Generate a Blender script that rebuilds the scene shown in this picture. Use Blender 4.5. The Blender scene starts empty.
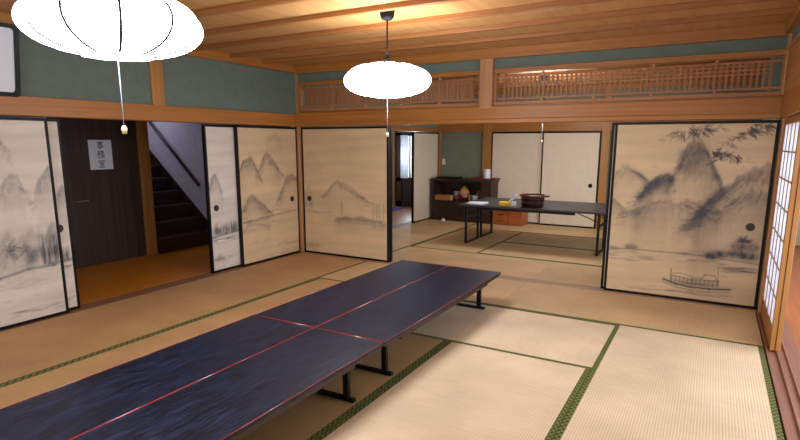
import bpy, bmesh, math, random
import numpy as np
from mathutils import Vector, Matrix

random.seed(4)
scene = bpy.context.scene
COL = scene.collection
PI = math.pi

# ---------------------------------------------------------------- colours and materials
def lin(c):
    out = []
    for v in c:
        v = v / 255.0
        out.append(v / 12.92 if v <= 0.04045 else ((v + 0.055) / 1.055) ** 2.4)
    return tuple(out) + (1.0,)

def new_mat(name, base, rough=0.6, spec=0.4):
    m = bpy.data.materials.new(name)
    m.use_nodes = True
    b = m.node_tree.nodes['Principled BSDF']
    b.inputs['Base Color'].default_value = lin(base)
    b.inputs['Roughness'].default_value = rough
    b.inputs['Specular IOR Level'].default_value = spec
    return m

def nd(m, t, **kw):
    n = m.node_tree.nodes.new(t)
    for k, v in kw.items():
        setattr(n, k, v)
    return n

def lk(m, a, b):
    m.node_tree.links.new(a, b)

def coords(m, scale, rot=(0, 0, 0)):
    tc = nd(m, 'ShaderNodeTexCoord')
    mp = nd(m, 'ShaderNodeMapping')
    mp.inputs['Scale'].default_value = scale
    mp.inputs['Rotation'].default_value = rot
    lk(m, tc.outputs['Object'], mp.inputs['Vector'])
    return mp.outputs['Vector']

def ramp(m, fac, stops):
    r = nd(m, 'ShaderNodeValToRGB')
    els = r.color_ramp.elements
    els[0].position, els[0].color = stops[0][0], lin(stops[0][1])
    els[1].position, els[1].color = stops[-1][0], lin(stops[-1][1])
    for p, c in stops[1:-1]:
        e = els.new(p); e.color = lin(c)
    lk(m, fac, r.inputs['Fac'])
    return r.outputs['Color']

def bump(m, h, strength, dist):
    b = nd(m, 'ShaderNodeBump')
    b.inputs['Strength'].default_value = strength
    b.inputs['Distance'].default_value = dist
    lk(m, h, b.inputs['Height'])
    lk(m, b.outputs['Normal'], m.node_tree.nodes['Principled BSDF'].inputs['Normal'])

def wood(name, dark, light, axis='x', rough=0.5, spec=0.4, fine=28.0, contrast=1.0, bumpy=0.15):
    """straight grained timber, the grain running along the given axis"""
    m = new_mat(name, light, rough, spec)
    s = {'x': (0.7, fine, fine), 'y': (fine, 0.7, fine), 'z': (fine, fine, 0.7)}[axis]
    v = coords(m, s)
    n = nd(m, 'ShaderNodeTexNoise')
    n.inputs['Scale'].default_value = 1.0
    n.inputs['Detail'].default_value = 5.0
    n.inputs['Roughness'].default_value = 0.62
    n.inputs['Distortion'].default_value = 0.4
    lk(m, v, n.inputs['Vector'])
    k = 0.22 / contrast
    c = ramp(m, n.outputs['Fac'], [(0.5 - k, dark), (0.5 + k, light)])
    lk(m, c, m.node_tree.nodes['Principled BSDF'].inputs['Base Color'])
    if bumpy:
        bump(m, n.outputs['Fac'], bumpy, 0.003)
    return m

def plaster(name, c, d=7):
    m = new_mat(name, c, 0.92, 0.1)
    n = nd(m, 'ShaderNodeTexNoise')
    n.inputs['Scale'].default_value = 1.0
    n.inputs['Detail'].default_value = 6.0
    lk(m, coords(m, (9, 9, 9)), n.inputs['Vector'])
    col = ramp(m, n.outputs['Fac'], [(0.3, tuple(max(0, x - d) for x in c)), (0.7, tuple(x + d for x in c))])
    lk(m, col, m.node_tree.nodes['Principled BSDF'].inputs['Base Color'])
    n2 = nd(m, 'ShaderNodeTexNoise'); n2.inputs['Scale'].default_value = 220.0
    lk(m, coords(m, (1, 1, 1)), n2.inputs['Vector'])
    bump(m, n2.outputs['Fac'], 0.25, 0.002)
    return m

M = {}
M['beam_x'] = wood('cedar_beam_x', (152, 95, 40), (180, 121, 58), 'x', 0.42)
M['beam_y'] = wood('cedar_beam_y', (152, 95, 40), (180, 121, 58), 'y', 0.42)
M['post'] = wood('cedar_post', (156, 103, 50), (184, 133, 74), 'z', 0.42)
M['post_pale'] = wood('cypress_post', (170, 118, 76), (198, 150, 104), 'z', 0.42)
M['lattice'] = wood('lattice_wood', (138, 90, 54), (170, 118, 76), 'z', 0.5)
M['lattice_x'] = wood('lattice_rail', (150, 98, 60), (184, 128, 84), 'x', 0.5)
M['board'] = wood('ceiling_board', (174, 124, 72), (204, 158, 104), 'y', 0.42, fine=16, contrast=0.9)
M['batten'] = wood('ceiling_batten', (140, 88, 46), (168, 112, 62), 'x', 0.42)
M['door'] = wood('dark_door_wood', (52, 40, 36), (76, 59, 52), 'z', 0.45, fine=40)
M['dark'] = wood('dark_brown_wood', (40, 26, 20), (64, 42, 32), 'x', 0.4)
M['dark_z'] = wood('dark_brown_wood_z', (40, 26, 20), (64, 42, 32), 'z', 0.4)
M['stair'] = wood('stair_wood', (42, 26, 19), (62, 40, 30), 'y', 0.4)
M['chest'] = wood('chest_wood', (146, 76, 34), (184, 104, 52), 'x', 0.4)
M['crate'] = wood('tray_wood', (150, 92, 48), (186, 124, 72), 'x', 0.5)
M['ball'] = wood('pale_turned_wood', (176, 124, 62), (206, 156, 90), 'z', 0.45)
M['reddish'] = wood('threshold_wood', (122, 82, 70), (156, 112, 96), 'y', 0.55)
M['sill'] = wood('sill_wood', (150, 118, 88), (184, 152, 118), 'x', 0.6)
M['sill_y'] = wood('sill_wood_y', (112, 78, 54), (146, 106, 76), 'y', 0.6)
M['green'] = plaster('green_plaster', (106, 119, 110), 4)
M['green_dark'] = plaster('green_plaster_alcove', (126, 132, 114), 4)
M['grey_wall'] = plaster('grey_white_plaster', (190, 184, 198))
M['cream_wall'] = plaster('cream_plaster', (206, 196, 176))
M['lacquer'] = new_mat('black_lacquer', (9, 9, 11), 0.45, 0.25)
M['metal'] = new_mat('black_painted_steel', (14, 15, 17), 0.45, 0.3)
M['pull'] = new_mat('dark_bronze', (38, 34, 32), 0.4, 0.6)
M['chrome'] = new_mat('chrome', (190, 190, 195), 0.25, 0.6); M['chrome'].node_tree.nodes['Principled BSDF'].inputs['Metallic'].default_value = 1.0
M['white'] = new_mat('white_plastic', (232, 234, 240), 0.4)
M['paper'] = new_mat('white_paper', (226, 230, 240), 0.8, 0.2)
M['ink'] = new_mat('black_ink', (22, 22, 26), 0.8, 0.1)
M['yellow'] = new_mat('yellow_card', (228, 186, 20), 0.6)
M['tissue'] = new_mat('white_tissue', (238, 240, 246), 0.9, 0.1)
M['tub'] = wood('dark_red_lacquered_wood', (40, 20, 18), (64, 30, 26), 'z', 0.28, 0.6)
M['tub_rim'] = new_mat('red_brown_lacquer', (86, 34, 28), 0.3, 0.6)
M['cord'] = new_mat('black_cord', (9, 9, 11), 0.6, 0.15)
M['string'] = new_mat('white_string', (150, 160, 178), 0.8, 0.1)
M['brass'] = new_mat('cream_tip', (220, 196, 150), 0.4)
M['red_line'] = new_mat('red_lacquer_edge', (156, 48, 46), 0.07, 1.0)
M['blue'] = new_mat('blue_mat', (60, 88, 150), 0.9, 0.1)
M['curtain'] = None
M['bowl_red'] = new_mat('red_bowl', (120, 44, 36), 0.35)
M['pot_brown'] = new_mat('brown_pot', (108, 62, 40), 0.45)
M['pink'] = new_mat('pink_cloth', (210, 120, 120), 0.7)
M['grey_cup'] = new_mat('grey_glaze', (150, 154, 172), 0.35)
M['rib'] = new_mat('lamp_wire', (44, 42, 46), 0.9, 0.0)

# dark stained table top: open grain, semi gloss
def table_top():
    m = new_mat('dark_stained_oak', (34, 37, 46), 0.33, 0.3)
    v = coords(m, (90, 6, 90))
    n = nd(m, 'ShaderNodeTexNoise'); n.inputs['Scale'].default_value = 1.0; n.inputs['Detail'].default_value = 7.0
    n.inputs['Roughness'].default_value = 0.7; n.inputs['Distortion'].default_value = 0.8
    lk(m, v, n.inputs['Vector'])
    c = ramp(m, n.outputs['Fac'], [(0.40, (6, 8, 17)), (0.5, (17, 23, 42)), (0.61, (38, 48, 78))])
    bs = m.node_tree.nodes['Principled BSDF']
    lk(m, c, bs.inputs['Base Color'])
    r = nd(m, 'ShaderNodeMapRange')
    r.inputs['To Min'].default_value = 0.3; r.inputs['To Max'].default_value = 0.52
    lk(m, n.outputs['Fac'], r.inputs['Value']); lk(m, r.outputs['Result'], bs.inputs['Roughness'])
    bump(m, n.outputs['Fac'], 0.6, 0.003)
    return m
M['table'] = table_top()
M['table_grey'] = wood('dark_grey_melamine', (50, 49, 52), (70, 68, 70), 'x', 0.42, 0.4)

# floor boards of the corridors
def floor_boards(name, dark, light, rough=0.3):
    m = wood(name, dark, light, 'y', rough, 0.4, fine=14, bumpy=0.05)
    return m
M['hall_floor'] = floor_boards('hall_floor_boards', (192, 116, 22), (218, 142, 36), 0.3)
M['engawa_floor'] = floor_boards('veranda_floor_boards', (150, 88, 54), (178, 110, 70), 0.4)

# rush matting; ribs run along local x (the long side)
def rush(name, c, ribs=True):
    m = new_mat(name, c, 0.62, 0.25)
    bs = m.node_tree.nodes['Principled BSDF']
    v = coords(m, (1, 1, 1))
    w = nd(m, 'ShaderNodeTexWave', wave_type='BANDS', bands_direction='Y')
    w.inputs['Scale'].default_value = 20.0      # a rib about every 1.6 cm
    w.inputs['Distortion'].default_value = 0.4
    w.inputs['Detail'].default_value = 1.0
    lk(m, v, w.inputs['Vector'])
    n = nd(m, 'ShaderNodeTexNoise'); n.inputs['Scale'].default_value = 1.0; n.inputs['Detail'].default_value = 5.0
    lk(m, coords(m, (160, 6, 6)), n.inputs['Vector'])
    n3 = nd(m, 'ShaderNodeTexNoise'); n3.inputs['Scale'].default_value = 1.6; n3.inputs['Detail'].default_value = 3.0
    lk(m, v, n3.inputs['Vector'])
    d = tuple(int(x * 0.9) for x in c); l = tuple(min(255, int(x * 1.06)) for x in c)
    mixf = nd(m, 'ShaderNodeMath', operation='MULTIPLY_ADD')
    lk(m, n.outputs['Fac'], mixf.inputs[0]); mixf.inputs[1].default_value = 0.5
    lk(m, n3.outputs['Fac'], mixf.inputs[2])
    col = ramp(m, mixf.outputs[0], [(0.45, d), (1.05, l)])
    mul = nd(m, 'ShaderNodeMix', data_type='RGBA', blend_type='MULTIPLY')
    rib = ramp(m, w.outputs['Fac'], [(0.0, (226, 222, 218)), (0.45, (255, 255, 255))])
    mul.inputs['Factor'].default_value = 0.8
    lk(m, col, mul.inputs['A']); lk(m, rib, mul.inputs['B'])
    lk(m, mul.outputs['Result'], bs.inputs['Base Color'])
    bump(m, w.outputs['Fac'], 0.5, 0.0015)
    return m
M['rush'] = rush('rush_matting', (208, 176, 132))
M['rush_pale_lit'] = rush('rush_matting_pale_lit', (224, 202, 172))  # sun-faded rush, plus stronger light on the front mats put into the tint
M['rush_tan_shade'] = rush('rush_matting_tan_shade', (190, 152, 106))  # ochre ageing of the rush, plus shade painted in at left and under tables

def heri():
    """woven green cloth border with a small repeating motif"""
    m = new_mat('green_border_cloth', (78, 88, 48), 0.85, 0.1)
    v = coords(m, (1, 1, 1))
    ck = nd(m, 'ShaderNodeTexChecker'); ck.inputs['Scale'].default_value = 42.0
    ck.inputs['Color1'].default_value = lin((76, 88, 50)); ck.inputs['Color2'].default_value = lin((132, 132, 80))
    lk(m, coords(m, (1, 1.4, 1)), ck.inputs['Vector'])
    n = nd(m, 'ShaderNodeTexNoise'); n.inputs['Scale'].default_value = 140.0
    lk(m, v, n.inputs['Vector'])
    mul = nd(m, 'ShaderNodeMix', data_type='RGBA', blend_type='MULTIPLY')
    mul.inputs['Factor'].default_value = 0.4
    lk(m, ck.outputs['Color'], mul.inputs['A']); lk(m, n.outputs['Fac'], mul.inputs['B'])
    lk(m, mul.outputs['Result'], m.node_tree.nodes['Principled BSDF'].inputs['Base Color'])
    return m
M['heri'] = heri()

def painting_mat(name, base):
    m = new_mat(name, base, 0.85, 0.15)
    n = nd(m, 'ShaderNodeTexNoise'); n.inputs['Scale'].default_value = 1.0; n.inputs['Detail'].default_value = 5.0
    lk(m, coords(m, (0.9, 1, 9)), n.inputs['Vector'])
    c = ramp(m, n.outputs['Fac'], [(0.3, tuple(int(x * 0.93) for x in base)), (0.7, tuple(min(255, int(x * 1.03)) for x in base))])
    at = nd(m, 'ShaderNodeAttribute', attribute_name='ink')
    mx = nd(m, 'ShaderNodeMix', data_type='RGBA')
    lk(m, at.outputs['Fac'], mx.inputs['Factor'])
    lk(m, c, mx.inputs['A']); mx.inputs['B'].default_value = lin((54, 62, 76))
    lk(m, mx.outputs['Result'], m.node_tree.nodes['Principled BSDF'].inputs['Base Color'])
    return m
M['silk'] = painting_mat('painted_paper_warm', (216, 190, 154))
M['silk_lit'] = painting_mat('painted_paper_lit', (222, 212, 202))  # paler copy of the warm paper; the near lamp's white light tinted in
M['plain_paper'] = plaster('plain_cream_paper', (222, 206, 184), 3)

def shoji_paper(through=0.62):
    m = new_mat('shoji_paper', (238, 240, 248), 0.9, 0.1)
    t = nd(m, 'ShaderNodeBsdfTranslucent'); t.inputs['Color'].default_value = lin((236, 240, 250))
    mx = nd(m, 'ShaderNodeMixShader'); mx.inputs['Fac'].default_value = through
    out = m.node_tree.nodes['Material Output']
    lk(m, m.node_tree.nodes['Principled BSDF'].outputs['BSDF'], mx.inputs[1])
    lk(m, t.outputs['BSDF'], mx.inputs[2]); lk(m, mx.outputs['Shader'], out.inputs['Surface'])
    return m
M['shoji'] = shoji_paper()
M['curtain'] = shoji_paper(0.22); M['curtain'].name = 'pale_curtain'

def glass():
    m = new_mat('window_glass', (235, 240, 245), 0.05)
    t = nd(m, 'ShaderNodeBsdfTransparent')
    g = nd(m, 'ShaderNodeBsdfGlossy'); g.inputs['Roughness'].default_value = 0.03
    mx = nd(m, 'ShaderNodeMixShader'); mx.inputs['Fac'].default_value = 0.06
    lk(m, t.outputs['BSDF'], mx.inputs[1]); lk(m, g.outputs['BSDF'], mx.inputs[2])
    lk(m, mx.outputs['Shader'], m.node_tree.nodes['Material Output'].inputs['Surface'])
    return m
M['glass'] = glass()

def glow(name, c, s):
    m = new_mat(name, c, 0.8, 0.1)
    b = m.node_tree.nodes['Principled BSDF']
    b.inputs['Emission Color'].default_value = lin(c)
    b.inputs['Emission Strength'].default_value = s
    return m
M['lamp'] = glow('lit_lamp_paper', (243, 248, 255), 21.0)

# ---------------------------------------------------------------- mesh helpers
class MB:
    def __init__(self):
        self.bm = bmesh.new()
    def box(self, x0, x1, y0, y1, z0, z1):
        vs = [self.bm.verts.new(p) for p in ((x0, y0, z0), (x1, y0, z0), (x1, y1, z0), (x0, y1, z0),
                                            (x0, y0, z1), (x1, y0, z1), (x1, y1, z1), (x0, y1, z1))]
        for f in ((3, 2, 1, 0), (4, 5, 6, 7), (0, 1, 5, 4), (1, 2, 6, 5), (2, 3, 7, 6), (3, 0, 4, 7)):
            self.bm.faces.new([vs[i] for i in f])
        return self
    def bar(self, a, b, w, h=None):
        """square bar from a to b"""
        h = h or w
        a, b = Vector(a), Vector(b)
        d = (b - a).normalized()
        up = Vector((0, 0, 1)) if abs(d.z) < 0.95 else Vector((0, 1, 0))
        s = d.cross(up).normalized() * w / 2
        u = s.cross(d).normalized() * h / 2
        r = []
        for p in (a, b):
            r.append([self.bm.verts.new(p + i * s + j * u) for i, j in ((-1, -1), (1, -1), (1, 1), (-1, 1))])
        for k in range(4):
            self.bm.faces.new([r[0][k], r[0][(k + 1) % 4], r[1][(k + 1) % 4], r[1][k]])
        self.bm.faces.new(r[0][::-1]); self.bm.faces.new(r[1])
        return self
    def tube(self, pts, rad, n=10):
        pts = [Vector(p) for p in pts]
        rings = []
        for i, p in enumerate(pts):
            d = (pts[min(i + 1, len(pts) - 1)] - pts[max(i - 1, 0)]).normalized()
            up = Vector((0, 0, 1)) if abs(d.z) < 0.9 else Vector((0, 1, 0))
            s = d.cross(up).normalized(); u = s.cross(d).normalized()
            r = rad[i] if isinstance(rad, (list, tuple)) else rad
            rings.append([self.bm.verts.new(p + (s * math.cos(2 * PI * k / n) + u * math.sin(2 * PI * k / n)) * r) for k in range(n)])
        for a, b in zip(rings, rings[1:]):
            for k in range(n):
                f = self.bm.faces.new([a[k], a[(k + 1) % n], b[(k + 1) % n], b[k]]); f.smooth = True
        self.bm.faces.new(rings[0][::-1]); self.bm.faces.new(rings[-1])
        return self
    def lathe(self, prof, n=32, c=(0, 0, 0), smooth=True, sx=1.0, sy=1.0, mod=None):
        """prof: (radius, z) from bottom to top; radius 0 closes the end"""
        rings = []
        for r, z in prof:
            if r <= 1e-6:
                rings.append([self.bm.verts.new((c[0], c[1], c[2] + z))])
            else:
                ring = []
                for k in range(n):
                    t = 2 * PI * k / n
                    q = r * (mod(t, z) if mod else 1.0)
                    ring.append(self.bm.verts.new((c[0] + q * sx * math.cos(t), c[1] + q * sy * math.sin(t), c[2] + z)))
                rings.append(ring)
        for a, b in zip(rings, rings[1:]):
            for k in range(n):
                k2 = (k + 1) % n
                if len(a) == 1:
                    f = self.bm.faces.new([a[0], b[k2], b[k]])
                elif len(b) == 1:
                    f = self.bm.faces.new([a[k], a[k2], b[0]])
                else:
                    f = self.bm.faces.new([a[k], a[k2], b[k2], b[k]])
                f.smooth = smooth
        return self
    def disc_y(self, c, r, depth, n=28, dish=0.0):
        """round plate facing -y, centre c, standing proud by depth"""
        rim0 = [self.bm.verts.new((c[0] + r * math.cos(2 * PI * k / n), c[1], c[2] + r * math.sin(2 * PI * k / n))) for k in range(n)]
        rim1 = [self.bm.verts.new((c[0] + r * math.cos(2 * PI * k / n), c[1] - depth, c[2] + r * math.sin(2 * PI * k / n))) for k in range(n)]
        rim2 = [self.bm.verts.new((c[0] + r * .8 * math.cos(2 * PI * k / n), c[1] - depth, c[2] + r * .8 * math.sin(2 * PI * k / n))) for k in range(n)]
        rim3 = [self.bm.verts.new((c[0] + r * .72 * math.cos(2 * PI * k / n), c[1] - depth + dish, c[2] + r * .72 * math.sin(2 * PI * k / n))) for k in range(n)]
        for a, b in ((rim0, rim1), (rim1, rim2), (rim2, rim3)):
            for k in range(n):
                self.bm.faces.new([a[k], a[(k + 1) % n], b[(k + 1) % n], b[k]])
        self.bm.faces.new(rim3)
        self.bm.faces.new(rim0[::-1])
        return self
    def build(self, name, mat, parent=None, loc=None, bevel=0.0, rot=None):
        bmesh.ops.recalc_face_normals(self.bm, faces=self.bm.faces[:])
        me = bpy.data.meshes.new(name)
        self.bm.to_mesh(me); self.bm.free()
        me.materials.append(mat)
        o = bpy.data.objects.new(name, me)
        COL.objects.link(o)
        if parent is not None:
            o.parent = parent
        if loc is not None:
            o.location = loc
        if rot is not None:
            o.rotation_euler = rot
        if bevel:
            md = o.modifiers.new('bevel', 'BEVEL'); md.width = bevel; md.segments = 2; md.limit_method = 'ANGLE'
        return o

def thing(name, label, cat, loc=(0, 0, 0), rz=0.0, group=None):
    o = bpy.data.objects.new(name, None)
    o.empty_display_size = 0.1
    COL.objects.link(o)
    o.location = loc; o.rotation_euler = (0, 0, rz)
    o['label'] = label; o['category'] = cat
    if group: o['group'] = group
    return o

def tag(o, label, cat, group=None):
    o['label'] = label; o['category'] = cat
    if group: o['group'] = group
    return o

def struct(name, mb, mat, bevel=0.0, label=None, cat=None):
    o = mb.build(name, mat, bevel=bevel)
    o['kind'] = 'structure'
    if label: o['label'] = label
    if cat: o['category'] = cat
    return o

def dup(root, loc, label, rz=None, group=None):
    r = root.copy(); COL.objects.link(r); r.location = loc
    if rz is not None: r.rotation_euler = (0, 0, rz)
    r['label'] = label
    if group: r['group'] = group
    for ch in list(root.children):
        c = ch.copy(); COL.objects.link(c); c.parent = r
        for g in list(ch.children):
            d = g.copy(); COL.objects.link(d); d.parent = c
    return r

# ---------------------------------------------------------------- the room shell
H = 1.78          # height of the sliding panels
XR = 5.60         # right side of the matted room
YB = 4.47         # back wall of the second room
YF = -7.0         # wall behind the camera
CE = 2.60         # ceiling boards
TR = 2.505        # underside of the cornice

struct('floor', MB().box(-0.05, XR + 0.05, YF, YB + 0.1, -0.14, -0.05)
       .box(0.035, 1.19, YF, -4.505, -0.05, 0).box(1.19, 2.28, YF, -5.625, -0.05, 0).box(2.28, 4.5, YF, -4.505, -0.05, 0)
       .box(4.5, 5.59, YF, -3.385, -0.05, 0).box(4.505, 5.59, 1.185, 3.335, -0.05, 0), M['rush_tan_shade'])
struct('floor_hall', MB().box(-3.8, -0.14, -4.6, 0.0, -0.16, -0.02), M['hall_floor'])
struct('floor_corridor', MB().box(-3.2, -0.06, 0.1, 6.0, -0.14, -0.01), M['engawa_floor'])
struct('floor_veranda', MB().box(XR + 0.22, 7.2, YF, YB + 0.1, -0.14, -0.03), M['engawa_floor'])

# ceiling of wide boards carried by battens
struct('ceiling', MB().box(-0.1, XR + 0.1, YF, YB + 0.1, CE, CE + 0.06), M['board'])
cb = MB().box(XR + 0.1, 7.3, YF, YB + 0.1, 2.45, 2.5)
struct('ceiling_veranda', cb, M['board'])
struct('ceiling_hall', MB().box(-3.8, -0.12, -4.6, 6.0, 2.42, 2.48), M['cream_wall'])

def battens(y0, y1, ys, name):
    for y in ys:
        o = struct(name, MB().box(0.0, XR, y - 0.028, y + 0.026, CE - 0.04, CE), M['batten'], 0.004)
battens(0, 0, [-6.66, -6.12, -5.58, -5.04, -4.5, -3.97, -3.42, -2.87, -2.32, -1.78, -1.24, -0.70], 'trim_1')
battens(0, 0, [0.6, 1.15, 1.7, 2.25, 2.8, 3.35, 3.9], 'trim_2')
# cornice round the front room and the back room
struct('trim_3', MB().box(0.0, 0.055, YF, -0.05, TR, CE), M['beam_y'], 0.004)
struct('trim_4', MB().box(0.0, XR, -0.10, -0.035, TR - 0.012, CE), M['beam_x'], 0.004)
struct('trim_5', MB().box(XR - 0.055, XR, YF, -0.1, TR, CE), M['beam_y'], 0.004)
struct('trim_6', MB().box(0.0, XR, YB - 0.05, YB, TR, CE), M['beam_x'], 0.004)

# left wall: plaster above the panels, timber rail, solid wall near the camera
struct('wall_left', MB().box(-0.10, 0.0, YF, -0.05, 1.9, CE).box(-0.10, 0.0, YF, -4.52, -0.05, 1.9), M['green'])
struct('trim_7', MB().box(-0.14, 0.045, YF, -0.045, H + 0.012, 1.955), M['beam_y'], 0.006)      # timber rail
struct('trim_8', MB().box(-0.10, 0.022, -2.315, -2.17, 1.955, TR), M['post'], 0.004)             # short post in the plaster
struct('trim_9', MB().box(-0.14, 0.03, YF, -0.05, -0.06, 0.0), M['sill_y'])                      # grooved sill
# plaster return in the second room
struct('wall_left_back', MB().box(-0.12, 0.0, 0.06, 2.2, -0.05, CE).box(-0.12, 0.0, 2.2, YB, 1.86, CE), M['green_dark'])
struct('trim_10', MB().box(-0.14, 0.03, 2.2, YB, H + 0.01, 1.87), M['beam_y'], 0.004)
struct('trim_11', MB().box(-0.14, 0.03, 2.2, YB, -0.06, 0.0), M['sill_y'])
struct('trim_12', MB().box(-0.13, 0.02, 2.14, 2.24, 0.0, H + 0.01), M['post'], 0.004)

# partition between the two rooms
struct('trim_13', MB().box(0.0, XR, -0.085, 0.09, H + 0.012, 1.84).box(0.0, XR, -0.09, -0.045, 1.84, 1.975), M['beam_x'], 0.006)
struct('trim_14', MB().box(0.0, XR, -0.045, 0.06, 1.84, 1.99), M['beam_x'])
struct('trim_15', MB().box(0.05, 2.73, -0.055, 0.055, 2.335, 2.385).box(2.89, XR, -0.055, 0.055, 2.335, 2.385), M['beam_x'], 0.004)
struct('wall_partition', MB().box(0.0, XR, -0.035, 0.035, 2.38, CE), M['green'])
struct('trim_16', MB().box(2.735, 2.885, -0.095, 0.07, 1.955, TR), M['post_pale'], 0.006)        # short post over the opening
struct('trim_17', MB().box(-0.05, 0.045, -0.05, 0.06, -0.05, TR), M['post_pale'], 0.004)         # left corner post
struct('trim_18', MB().box(XR + 0.012, XR + 0.16, -0.09, 0.08, -0.05, TR), M['post_pale'], 0.006)  # right corner post
struct('trim_30', MB().box(XR - 0.022, XR + 0.17, -0.13, 0.08, 1.985, TR), M['post_pale'], 0.006)
struct('trim_31', MB().box(XR - 0.012, XR, -3.4, -0.13, 1.985, 2.35).box(XR - 0.02, XR, -3.4, -0.13, 2.35, 2.39), M['beam_y'])
struct('trim_19', MB().box(0.03, XR, -0.07, 0.085, -0.06, 0.002), M['sill'])                     # grooved sill

# right side: rail and plaster above the paper screens, sill, veranda beyond
struct('trim_20', MB().box(XR - 0.01, XR + 0.2, YF, -0.08, H + 0.012, 1.99), M['beam_y'], 0.006)
struct('wall_right', MB().box(XR, XR + 0.1, YF, -0.05, 1.98, CE).box(XR, XR + 0.1, 0.05, YB, 1.86, CE), M['green'])
sl = MB()
sl.box(XR, XR + 0.22, YF, 0.0, -0.06, -0.012)
for a, b in ((0.0, 0.022), (0.07, 0.085), (0.125, 0.22)):
    sl.box(XR + a, XR + b, YF, 0.0, -0.012, 0.0)
struct('trim_21', sl, M['reddish'], 0.002)
struct('wall_right_light_block', MB().box(XR, XR + 0.1, YF, -3.45, -0.02, H + 0.012), M['cream_wall'])  # unseen wall added to hold back veranda daylight from the front room
struct('wall_right_back', MB().box(XR, XR + 0.1, 0.08, 0.7, -0.05, 1.86).box(XR, XR + 0.1, 3.7, YB, -0.05, 1.86), M['cream_wall'])  # unseen gap left between the pieces so veranda daylight brightens the back room

# back wall of the second room
struct('wall_back', MB().box(-0.1, XR + 0.1, YB + 0.03, YB + 0.13, -0.05, CE), M['green_dark'])
struct('trim_22', MB().box(0.0, XR, YB - 0.04, YB + 0.05, H + 0.01, 2.06), M['beam_x'], 0.004)
struct('trim_23', MB().box(0.0, 0.075, YB - 0.05, YB + 0.05, -0.05, TR), M['post'], 0.004)
struct('trim_24', MB().box(1.035, 1.205, YB - 0.05, YB + 0.05, -0.05, TR), M['post'], 0.004)
struct('trim_25', MB().box(3.315, 3.45, YB - 0.05, YB + 0.05, -0.05, TR), M['post'], 0.004)
struct('trim_26', MB().box(1.2, 3.32, YB - 0.04, YB + 0.05, -0.06, 0.004), M['sill'])

# wall behind the camera
struct('wall_front', MB().box(-0.1, 7.3, YF - 0.1, YF, -0.14, 1.15).box(-0.1, 7.3, YF - 0.1, YF, 2.25, CE)
       .box(-0.1, 1.5, YF - 0.1, YF, 1.15, 2.25).box(5.3, 7.3, YF - 0.1, YF, 1.15, 2.25), M['cream_wall'])
wf = MB()
wf.box(1.5, 5.3, YF - 0.08, YF - 0.02, 1.15, 1.2).box(1.5, 5.3, YF - 0.08, YF - 0.02, 2.2, 2.25)
for xx in (1.5, 2.75, 4.0, 5.25):
    wf.box(xx, xx + 0.05, YF - 0.08, YF - 0.02, 1.2, 2.2)
wfo = struct('window_10', wf, M['post'])  # added window, there only to let fill light onto the front mats
MB().box(1.55, 5.25, YF - 0.052, YF - 0.048, 1.2, 2.2).build('pane', M['glass'], wfo)

# veranda: glazed outer wall
struct('wall_veranda', MB().box(7.1, 7.2, YF, YB + 0.1, 2.1, 2.5).box(7.1, 7.2, YF, YB + 0.1, -0.14, 0.25)
       .box(7.1, 7.2, YB - 0.6, YB + 0.1, 0.25, 2.1), M['cream_wall'])
struct('wall_veranda_end', MB().box(XR, 7.2, YB, YB + 0.1, -0.14, 2.5), M['cream_wall'])
y = YF
k = 0
while y < YB - 0.7:
    y1 = min(y + 1.85, YB - 0.6)
    k += 1
    w = MB()
    w.box(7.11, 7.16, y, y + 0.06, 0.25, 2.1).box(7.11, 7.16, y1 - 0.06, y1, 0.25, 2.1)
    w.box(7.11, 7.16, y, y1, 0.25, 0.33).box(7.11, 7.16, y, y1, 2.03, 2.1).box(7.12, 7.15, y, y1, 0.9, 0.94)
    wo = struct('window_%d' % k, w, M['post'])
    MB().box(7.133, 7.137, y + 0.06, y1 - 0.06, 0.33, 2.03).build('pane', M['glass'], wo)
    y = y1

# ---------------------------------------------------------------- entrance hall and stairs (left opening)
DX = -1.82
struct('wall_hall', MB().box(DX - 0.12, DX - 0.02, -4.6, -2.42, -0.1, 2.42).box(DX - 0.12, DX - 0.02, -2.42, -1.26, 1.92, 2.42)
       .box(-3.8, DX - 0.02, -1.16, -1.10, -0.1, 2.42), M['grey_wall'])
struct('wall_hall_end', MB().box(-3.8, -0.12, -4.7, -4.6, -0.1, 2.42), M['grey_wall'])
struct('trim_27', MB().box(DX - 0.12, DX + 0.02, -1.265, -1.095, -0.02, 2.42), M['post'], 0.004)
d1 = MB().box(DX - 0.05, DX - 0.012, -2.40, -1.372, -0.02, 1.92)
d1 = struct('door_1', d1, M['door'], 0.003)
MB().box(DX - 0.06, DX, -1.368, -1.266, -0.02, 1.92).build('frame', M['door'], d1)
hb = MB()
hb.lathe([(0.0, 0), (0.026, 0), (0.026, 0.01), (0.012, 0.012), (0.012, 0.045), (0, 0.045)], 20)
bmesh.ops.rotate(hb.bm, verts=hb.bm.verts[:], cent=(0, 0, 0), matrix=Matrix.Rotation(PI / 2, 3, 'Y'))
bmesh.ops.translate(hb.bm, verts=hb.bm.verts[:], vec=(DX - 0.012, -2.19, 0.838))
hb.box(DX + 0.025, DX + 0.04, -2.2, -2.04, 0.828, 0.848)
hb.build('handle', M['chrome'], d1)

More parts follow.
